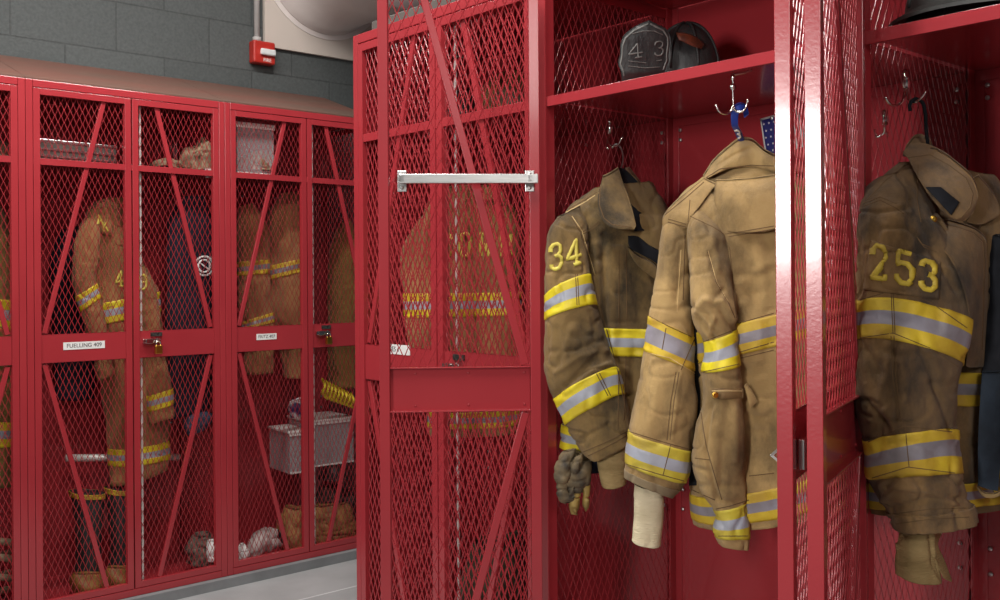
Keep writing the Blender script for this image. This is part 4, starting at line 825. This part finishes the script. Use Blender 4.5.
# unit A: coat behind the opened door
YA = lambda x: YR(x, .14)
def ext(c, bb):
    plate('collar', [(440, 200, YR(440, .10)), (446, 190, YR(446, .10)), (455, 186, YR(455, .10))], [(505, 200, YR(505, .10)), (500, 190, YR(500, .10)), (490, 186, YR(490, .10))], M['clothfar'], c, bulge=.02, th=.01, coll=bb)
far_coat('tan turnout coat with yellow lettering across its back, behind the opened towel bar door', (468, 420, 2.8),
    [(rings(YA, [(452, 188, 494, 188, .03), (436, 200, 508, 200, .05), (428, 222, 516, 222, .06), (430, 260, 518, 260, .06), (432, 293, 519, 292, .06), (432, 316, 519, 315, .06), (434, 370, 520, 370, .06), (434, 408, 520, 408, .06), (434, 424, 520, 424, .06), (434, 432, 520, 432, .06)]),
      [([(470, 330), (474, 400)], 4, -.006)], [(4, 5), (7, 8)])],
    [(rings(lambda x: YR(x, .10), [(434, 202, 448, 202, .03), (412, 238, 440, 236, .038), (405, 262, 438, 262, .04), (408, 293, 440, 293, .04), (409, 317, 442, 317, .04), (414, 360, 446, 360, .04), (424, 400, 448, 400, .04)]), [], [(3, 4)])],
    M['clothfar'], stripes=YS_, texts=[(ch, [(x, 234), (x + 9, 234), (x + 9, 256), (x, 256)], 3.6) for ch, x in zip('CORN', (443, 461, 481, 502))], seed=210, extra=ext)
p = P(511, 80, YR(511, .22)); p.z = ZB + 1.561
helmet(p, R(200), 'black helmet with tan crown on the shelf behind the opened door, right of the mullion', sc=1.05, m=mat('tan_helmet', (134, 104, 64), .5, rgb2=(70, 60, 46), scale=14))
p = P(470, 80, YR(470, .25)); p.z = ZB + 1.561
helmet(p, R(160), 'dark helmet on the shelf behind the opened door, above the lettered coat', sc=.95)
# left row -------------------------------------------------------
def YLd(dep): return lambda x: YL(x, dep)
# unit 1: coat 409
def ext(c, bb):
    Y = YLd(.13)
    plate('collar', [(96, 206, Y(96)), (92, 216, Y(92)), (97, 232, Y(97)), (108, 236, Y(108))], [(104, 198, Y(104) + .04), (108, 206, Y(108) - .02), (112, 222, Y(112) - .03), (113, 236, Y(113) - .02)], M['clothfar'], c, bulge=.015, th=.008, coll=bb)
    plate('collar', [(106, 198, Y(106) + .03), (108, 215, Y(108)), (110, 238, Y(110)), (116, 248, Y(116))], [(113, 197, Y(113) + .04), (122, 212, Y(122) + .02), (129, 232, Y(129) + .01), (128, 251, Y(128))], M['clothfar'], c, bulge=.02, th=.008, coll=bb)
YB = YLd(.20)
far_coat('brown turnout coat with yellow 409 and striped sleeves in the locker labelled 409', (118, 480, YB(118)),
    [(rings(YB, [(98, 200, 122, 198, .04), (90, 212, 130, 214, .06), (84, 236, 137, 240, .08), (82, 270, 146, 268, .085), (88, 306, 157, 292, .085), (90, 327, 158, 312, .085), (98, 370, 166, 360, .08), (106, 420, 170, 405, .075), (109, 449, 168, 440, .07), (110, 466, 168, 458, .07), (111, 486, 166, 470, .065)]),
      [([(104, 300), (108, 380)], 4, -.006), ([(130, 330), (136, 430)], 4, -.006)], [(4, 5), (8, 9)])],
    [(rings(YLd(.13), [(88, 212, 100, 208, .03), (78, 232, 98, 230, .045), (73, 262, 98, 258, .05), (75, 297, 97, 284, .05), (80, 312, 101, 298, .05), (88, 340, 107, 335, .045), (95, 366, 112, 358, .045), (99, 380, 114, 374, .04)]), [], [(3, 4)]),
     (rings(YLd(.12), [(134, 262, 146, 266, .03), (132, 278, 153, 284, .045), (136, 300, 157, 305, .05), (142, 350, 164, 350, .045), (146, 396, 171, 388, .045), (147, 412, 172, 404, .045), (148, 424, 174, 416, .04)]), [], [(4, 5)])],
    M['clothfar'], stripes=YS_, texts=[('4', [(116, 272), (123, 271), (123, 286), (116, 287)], 2.4), ('0', [(128, 270), (134, 269), (134, 284), (128, 285)], 2.4), ('9', [(139, 275), (146, 275), (146, 289), (139, 289)], 2.2),
        ('A', [(96, 215), (101, 215), (103, 224), (98, 224)], 1.8), ('K', [(103, 222), (107, 222), (108, 231), (104, 231)], 1.8)], seed=230, extra=ext)
# navy shirt with a round white badge
c = empty('uniform_shirt', P(190, 400, YL(190, .12)), 0, 'dark navy shirt with a round white badge at the right of the locker labelled 409', 'shirt'); bb = []
Y = YLd(.12)
Loft(rings(Y, [(182, 196, 204, 196, .03), (170, 212, 210, 214, .045), (166, 240, 212, 240, .05), (166, 300, 212, 300, .05), (168, 370, 211, 366, .05), (170, 420, 208, 408, .04)]), seed=251, wr=1.0).build('body', M['navy'], c, 60, 60, bb)
t = tree(bb); cc = (204, 266)
for r_, w_ in ((9.5, 2.0), (6.2, 1.8)): seams('round_badge', t, [[(cc[0] + r_ * .95 * math.cos(a), cc[1] + r_ * math.sin(a)) for a in [2 * math.pi * k / 20 for k in range(21)]]], c, M['white'], w_, .004)
seams('round_badge', t, [[(cc[0] - 4, cc[1] - 3), (cc[0] + 4, cc[1] + 3)], ], c, M['white'], 1.2, .003)
# dark trousers / jacket behind on the left
c = empty('work_jacket', P(78, 400, YL(78, .38)), 0, 'dark navy jacket hanging behind the left sleeve of coat 409', 'jacket')
Loft(rings(YLd(.38), [(62, 230, 80, 226, .03), (54, 250, 90, 246, .05), (52, 300, 96, 296, .05), (54, 350, 96, 350, .05), (56, 400, 94, 398, .04)]), seed=261).build('body', M['navy'], c, 50, 50)
# horizontal pipe
m = MB(); px_tube(m, [(66, 458, YL(66, .34)), (179, 457, YL(179, .34))], .014, 14); o = link_mesh('steel_pipe', m.v, m.f, M['zinc'], None, None, True); tag(o, 'grey metal pipe lying level across the lower part of the locker labelled 409', 'pipe')
# bunker boots with trousers rolled over them
def boot(label, xl, xr, ytop, ybot, dep, seed):
    Y = YLd(dep); w_ = xr - xl; xm = (xl + xr) / 2
    e = empty('rubber_boot', P(xm, ybot, Y(xm)), 0, label, 'boot', 'rubber boots on the locker floor')
    L = Loft(rings(Y, [(xl - 1, ytop, xr + 1, ytop, .055), (xl + 1, ytop + 14, xr - 1, ytop + 14, .055), (xl + 3, ytop + 40, xr - 3, ytop + 40, .05), (xl + 3, ybot - 22, xr - 3, ybot - 24, .05), (xl + 1, ybot - 8, xr - 2, ybot - 9, .06), (xl, ybot, xr - 1, ybot - 1, .06)]), seed=seed, wr=.6)
    L.build('boot_shaft', M['rubber'], e, 48, 50, bottom_open=False)
    L.band('boot_rim', 0, .35, e, [M['yellow_dirty']] * 2, off=.003, nu=48)
    Loft(rings(YLd(dep - .08), [(xl + 1, ybot - 19, xr - 3, ybot - 20, .02), (xl - 1, ybot - 12, xr - 1, ybot - 13, .06), (xl, ybot - 2, xr - 1, ybot - 3, .065), (xl + 1, ybot, xr - 2, ybot, .06)]), seed=seed + 1, wr=.3).build('toe_cap', mat('tan_rubber', (150, 104, 44), .6, rgb2=(112, 76, 34), scale=20), e, 48, 24, bottom_open=False)
boot('black rubber boot with tan toe, left one of the pair in the locker labelled 409', 72, 104, 492, 592, .20, 271)
boot('black rubber boot with tan toe beside the centre post of the locker labelled 409', 107, 136, 488, 586, .18, 275)
def pile(name, label, cat, loops, m, seed, wr=2.0, group=None, nu=64, nv=40):
    L = Loft(loops, seed=seed, wr=wr, fold_scale=1.4); e = L.build(name, m, None, nu, nv, bottom_open=False)
    return tag(e, label, cat, group)
camo = mat('crumpled_brown_fabric', (150, 130, 104), .85, rgb2=(96, 80, 60), scale=30, bump=.6)
pile('gear_bag', 'crumpled brown gear bag heaped on the shelf of the locker labelled 409 at right', 'bag', rings(YLd(.11), [(196, 138, 206, 137, .03), (188, 148, 213, 146, .06), (184, 160, 214, 160, .07), (184, 170, 214, 172, .07)]), camo, 281, 3)
pile('folded_cloth', 'small grey-brown folded cloth on the shelf left of the brown gear bag', 'cloth', rings(YLd(.15), [(160, 160, 172, 160, .02), (152, 164, 181, 165, .06), (150, 169, 182, 171, .07)]), camo, 285, 2)
o = plate('paper_tag', [(205, 168, YL(205, .03)), (205, 178, YL(205, .02))], [(216, 169, YL(216, .02)), (216, 177, YL(216, .02))], M['white'], None, bulge=0, th=.001, wr=.3, nu=6, nv=6); tag(o, 'white paper tag hanging over the shelf edge at the right of the locker labelled 409', 'tag')
# silver case on shelf: ribbed aluminium
e = rowobj(empty('metal_case', (0, 0, 0), 0, 'long ribbed silver metal case on the upper shelf of the locker labelled 409', 'case'), 'L', 1.055)
e.location = Vector(row(1.055, 'L')) + nL * .05 + Vector((0, 0, 1.564)); e.rotation_euler.z = RZL + R(6)
MB().box(0, .300, 0, .16, 0, .066).build('case_body', mat('dull_aluminium', (128, 126, 120), .4, .6, rgb2=(100, 98, 92), scale=40, stretch=(1, 1, 6)), e, bevel=.004)
MB().box(-.002, .302, -.003, .163, .062, .074).build('lid', M['steel'], e, bevel=.003)
for z in (.012, .036): MB().box(.004, .296, -.004, 0, z, z + .006).build('rib', M['steel'], e)
pile('paper_cup', 'crumpled white paper cup on the floor at the right of the locker labelled 409', 'cup', rings(YLd(.035), [(212, 541, 216, 540, .01), (210.5, 550, 217, 549, .015), (212, 561, 216, 560, .012)]), M['white'], 291, 1.5)
c = empty('work_jacket', P(195, 432, YL(195, .12)), 0, 'blue-grey folded jacket low in the locker labelled 409 right of the coat tail', 'jacket')
Loft(rings(YLd(.12), [(184, 414, 204, 408, .03), (182, 420, 212, 412, .045), (184, 428, 212, 420, .045), (188, 436, 208, 428, .035)]), seed=263).build('body', mat('blue_grey_cloth', (50, 58, 76), .9, rgb2=(66, 76, 96), scale=9, bump=.4), c, 50, 40)
c = empty('wire_basket', P(200, 565, YL(200, .12)), 0, 'crumpled grey netting bundle on the floor of the locker labelled 409, right side', 'net bundle')
Loft(rings(YLd(.11), [(198, 537, 208, 534, .03), (192, 548, 213, 545, .05), (192, 564, 213, 561, .055)]), seed=293, wr=2.4).build('bundle', mat('grey_netting', (120, 104, 92), .9, rgb2=(60, 48, 44), scale=60), c, 50, 30, bottom_open=False)
c.name = 'net_bundle'
# unit 2 coats
grp = 'tan coats hanging in the locker labelled 407'
far_coat('left brown coat in the locker labelled 407, its middle stripe level with the next coat', (255, 380, YL(255, .24)),
    [(rings(YLd(.24), [(240, 206, 252, 204, .03), (238, 222, 262, 222, .06), (238, 256, 270, 258, .07), (238, 262, 270, 260, .07), (238, 276, 270, 274, .07), (240, 310, 272, 306, .07), (241, 322, 273, 312, .07), (242, 330, 273, 322, .07), (246, 350, 272, 350, .07), (248, 374, 270, 372, .06)]), [([(252, 290), (256, 320)], 4, -.01)], [(3, 4), (6, 7)])],
    [], M['clothfar'], grp, YD_, seed=301)
far_coat('right and larger tan coat in the locker labelled 407 with a broad dark-edged stripe', (290, 380, YL(290, .2)),
    [(rings(YLd(.20), [(282, 194, 298, 192, .03), (274, 206, 306, 202, .07), (270, 228, 308, 226, .09), (269, 266, 308, 258, .09), (271, 280, 308, 270, .09), (272, 320, 308, 316, .09), (278, 336, 308, 332, .085), (283, 350, 308, 346, .085), (286, 378, 308, 376, .08)]), [([(285, 220), (288, 320)], 5, .006)], [(3, 4), (6, 7)])],
    [], M['clothfar'], grp, YD_, seed=311)
far_coat('olive-brown coat hanging behind the padlocked door of the locker labelled 407', (352, 400, YL(340, .22)),
    [(rings(YLd(.22), [(340, 222, 348, 220, .04), (335, 240, 353, 238, .08), (332, 280, 354, 276, .09), (332, 330, 354, 326, .09), (333, 388, 354, 386, .085)]), [([(344, 250), (346, 380)], 4, -.006)], [])],
    [], M['olive'], None, YD_, seed=321)
clear = bpy.data.materials.new('clear_plastic'); clear.use_nodes = True; b_ = clear.node_tree.nodes['Principled BSDF']; b_.inputs['Base Color'].default_value = lin((210, 205, 205)); b_.inputs['Roughness'].default_value = .15; b_.inputs['Alpha'].default_value = .26
def bin_(label, s0, dep, z, w_, d_, h_, rz=0, wt=.003):
    e = empty('storage_bin', Vector(row(s0, 'L')) + nL * dep + Vector((0, 0, z)), RZL + rz, label, 'storage bin')
    m = MB().box(0, w_, 0, d_, 0, wt).box(0, w_, 0, wt, wt, h_).box(0, w_, d_ - wt, d_, wt, h_).box(0, wt, wt, d_ - wt, wt, h_).box(w_ - wt, w_, wt, d_ - wt, wt, h_); m.build('bin_body', clear, e)
    MB().box(-.006, w_ + .006, -.006, d_ + .006, h_, h_ + .010).build('lid', M['zinc'], e, bevel=.002)
    MB().box(-.004, w_ + .004, -.004, 0, h_ - .012, h_ - .001).box(0, w_, -.003, 0, 0, .007).build('rim', M['zinc'], e, bevel=.001); return e
bin_('clear plastic storage box on the upper shelf of the locker labelled 407', 1.815, .05, 1.564, .16, .22, .195)
pile('crumpled_towel', 'brown crumpled towel inside the clear plastic box on the shelf', 'towel', rings(YLd(.13), [(246, 152, 268, 153, .03), (242, 160, 270, 161, .07), (242, 170, 270, 173, .08)]), camo, 331, 2)
bin_('clear grey plastic bin low in the locker labelled 407, right of the mullion', 2.185, .12, .345, .20, .22, .19, R(-3))
bin_('small clear plastic bin left of the mullion in the locker labelled 407', 2.078, .12, .33, .085, .2, .17, R(-4))
# yellow rope net, boots, rolled towel, helmets, trinkets
m = MB()
for k in range(9):
    x0 = 322 + k * 3.6; px_tube(m, [(x0, 379 + k * 1.8, YL(x0, .1)), (x0 + 3, 386 + k * 1.9, YL(x0, .07)), (x0 + 1, 394 + k * 1.4, YL(x0, .08)), (x0 + 6, 399 + k * 1.2, YL(x0, .1))], .006, 8)
px_tube(m, [(322, 392, YL(322, .12)), (336, 395, YL(336, .12)), (352, 402, YL(352, .12))], .012, 8)
o = link_mesh('yellow_rope', m.v, m.f, M['yellow'], None, None, True); tag(o, 'bundle of bright yellow rope hanging behind the padlocked door of locker 407', 'rope')
pile('rolled_towel', 'rolled grey-white towel on the floor of the locker labelled 407 at left', 'towel', rings(YLd(.10), [(240, 552, 246, 560, .02), (250, 537, 258, 556, .045), (264, 531, 272, 550, .05), (278, 530, 284, 544, .04)]), mat('off_white_cloth', (196, 180, 176), .8, rgb2=(140, 120, 116), scale=20), 341, 1.6)
pile('white_glove', 'small white crumpled glove at the lower left corner of the locker labelled 407', 'glove', rings(YLd(.05), [(238, 546, 243, 544, .01), (237, 552, 248, 550, .02), (239, 561, 247, 560, .02)]), M['white'], 345, 1.6)
tanb = mat('tan_boot_leather', (164, 116, 64), .7, rgb2=(110, 74, 42), scale=18, bump=.5)
pile('work_boot', 'tan leather work boot on the floor left of the centre post of locker 407', 'boot', rings(YLd(.16), [(288, 508, 304, 506, .04), (282, 522, 306, 520, .07), (282, 545, 307, 540, .08), (286, 552, 306, 547, .08)]), tanb, 351, 1.6, 'tan boots on the locker floor')
pile('work_boot', 'tan leather work boot on the floor right of the centre post of locker 407', 'boot', rings(YLd(.16), [(316, 506, 346, 500, .05), (312, 516, 352, 512, .08), (312, 536, 353, 529, .09), (314, 545, 352, 537, .09)]), tanb, 355, 1.6, 'tan boots on the locker floor')
e = P(334, 478, YL(334, .20)); helmet((e.x, e.y, e.z), R(20), 'scuffed dark helmet resting among the gear right of the centre post of locker 407', sc=.62)
pile('first_aid_pouch', 'small red, white and blue pouch above the small clear bin in the locker labelled 407', 'pouch', rings(YLd(.14), [(290, 402, 304, 398, .02), (288, 408, 305, 404, .03), (292, 418, 304, 414, .02)]), mat('red_white_blue_print', (200, 190, 190), .6, rgb2=(60, 40, 90), scale=26, lo=.45, hi=.52), 361, 1.2)
pile('gear_bag', "dark gear bag slumped on the tan boot right of locker 407's centre post", 'bag', rings(YLd(.22), [(322, 486, 342, 484, .04), (318, 496, 350, 494, .07), (318, 510, 350, 506, .07)]), mat('dark_fabric', (70, 52, 44), .85, rgb2=(36, 30, 30), scale=22, bump=.5), 365, 1.6)
# unit 0: coat tail and coiled hose
far_coat('brown coat with yellow stripes at the far left edge of the photo', (2, 440, YL(5, .2)),
    [(rings(YLd(.2), [(-22, 196, -8, 196, .04), (-34, 220, 6, 222, .07), (-38, 270, 11, 272, .08), (-38, 296, 12, 300, .08), (-38, 326, 13, 330, .08), (-38, 380, 14, 384, .08), (-38, 418, 14, 420, .08), (-38, 444, 14, 444, .08), (-38, 486, 14, 484, .07)]), [], [(3, 4), (6, 7)])],
    [], M['olive'], None, YS_, seed=371)
for k, (yy_, r_) in enumerate(((548, 24), (566, 26), (584, 25))):
    x0 = -6; m = MB(); Yc = YL(0, .2); pts = []
    for i in range(49):
        a = 2 * math.pi * i / 24; pts.append((x0 + (r_ - 3 * (i // 24)) * math.cos(a) + 1.5 * math.sin(5 * a), yy_ + 9 * math.sin(a) * (1 if k % 2 else .8), Yc + .09 * math.sin(a)))
    m.tube([tuple(P(*q_)) for q_ in pts], .012, 10)
    o = link_mesh('coiled_rope', m.v, m.f, camo, None, None, True); tag(o, ('top', 'middle', 'bottom')[k] + ' coil of brown rope stacked on the floor of the far left locker', 'rope', 'rope coils in the far left locker')
e = P(-2, 158, YL(0, .2)); helmet((e.x, e.y, ZB + 1.564), R(60), 'brown helmet at the photo\'s left edge on the shelf of the far left locker', sc=.6, m=camo)
# padlocks on the two left latches
def padlock(s0, z, label):
    e = empty('padlock', Vector(row(s0, 'L')) - nL * .022 + Vector((0, 0, z)), RZL, label, 'padlock', 'brass padlocks on the left row')
    MB().box(-.013, .013, -.007, .007, -.030, 0).build('lock_body', M['brass'], e, bevel=.002)
    MB().tube([(-.008, 0, -.002)] + [(-.008 * math.cos(a), 0, .008 + .008 * math.sin(a)) for a in [math.pi * k / 8 for k in range(9)]] + [(.008, 0, -.002)], .0022, 8).build('shackle', M['chrome'], e, smooth=True)
padlock(1.017 + .445, .905, 'brass padlock on the latch of the locker labelled 409')
padlock(1.017 + WL + .445, .905, 'brass padlock on the latch of the locker labelled 407')
# small stacked gear seen low through the side mesh behind coat 34
pile('gear_bag', 'dark duffel of gear on the floor behind the opened towel bar door', 'bag', [(478, 540, 520, 536, 2.85, 2.80, .06), (470, 560, 528, 556, 2.85, 2.78, .12), (468, 600, 530, 596, 2.85, 2.78, .14), (472, 640, 526, 636, 2.85, 2.78, .13)], mat('olive_duffel', (64, 58, 40), .85, rgb2=(40, 36, 28), scale=12), 381, 1.5)
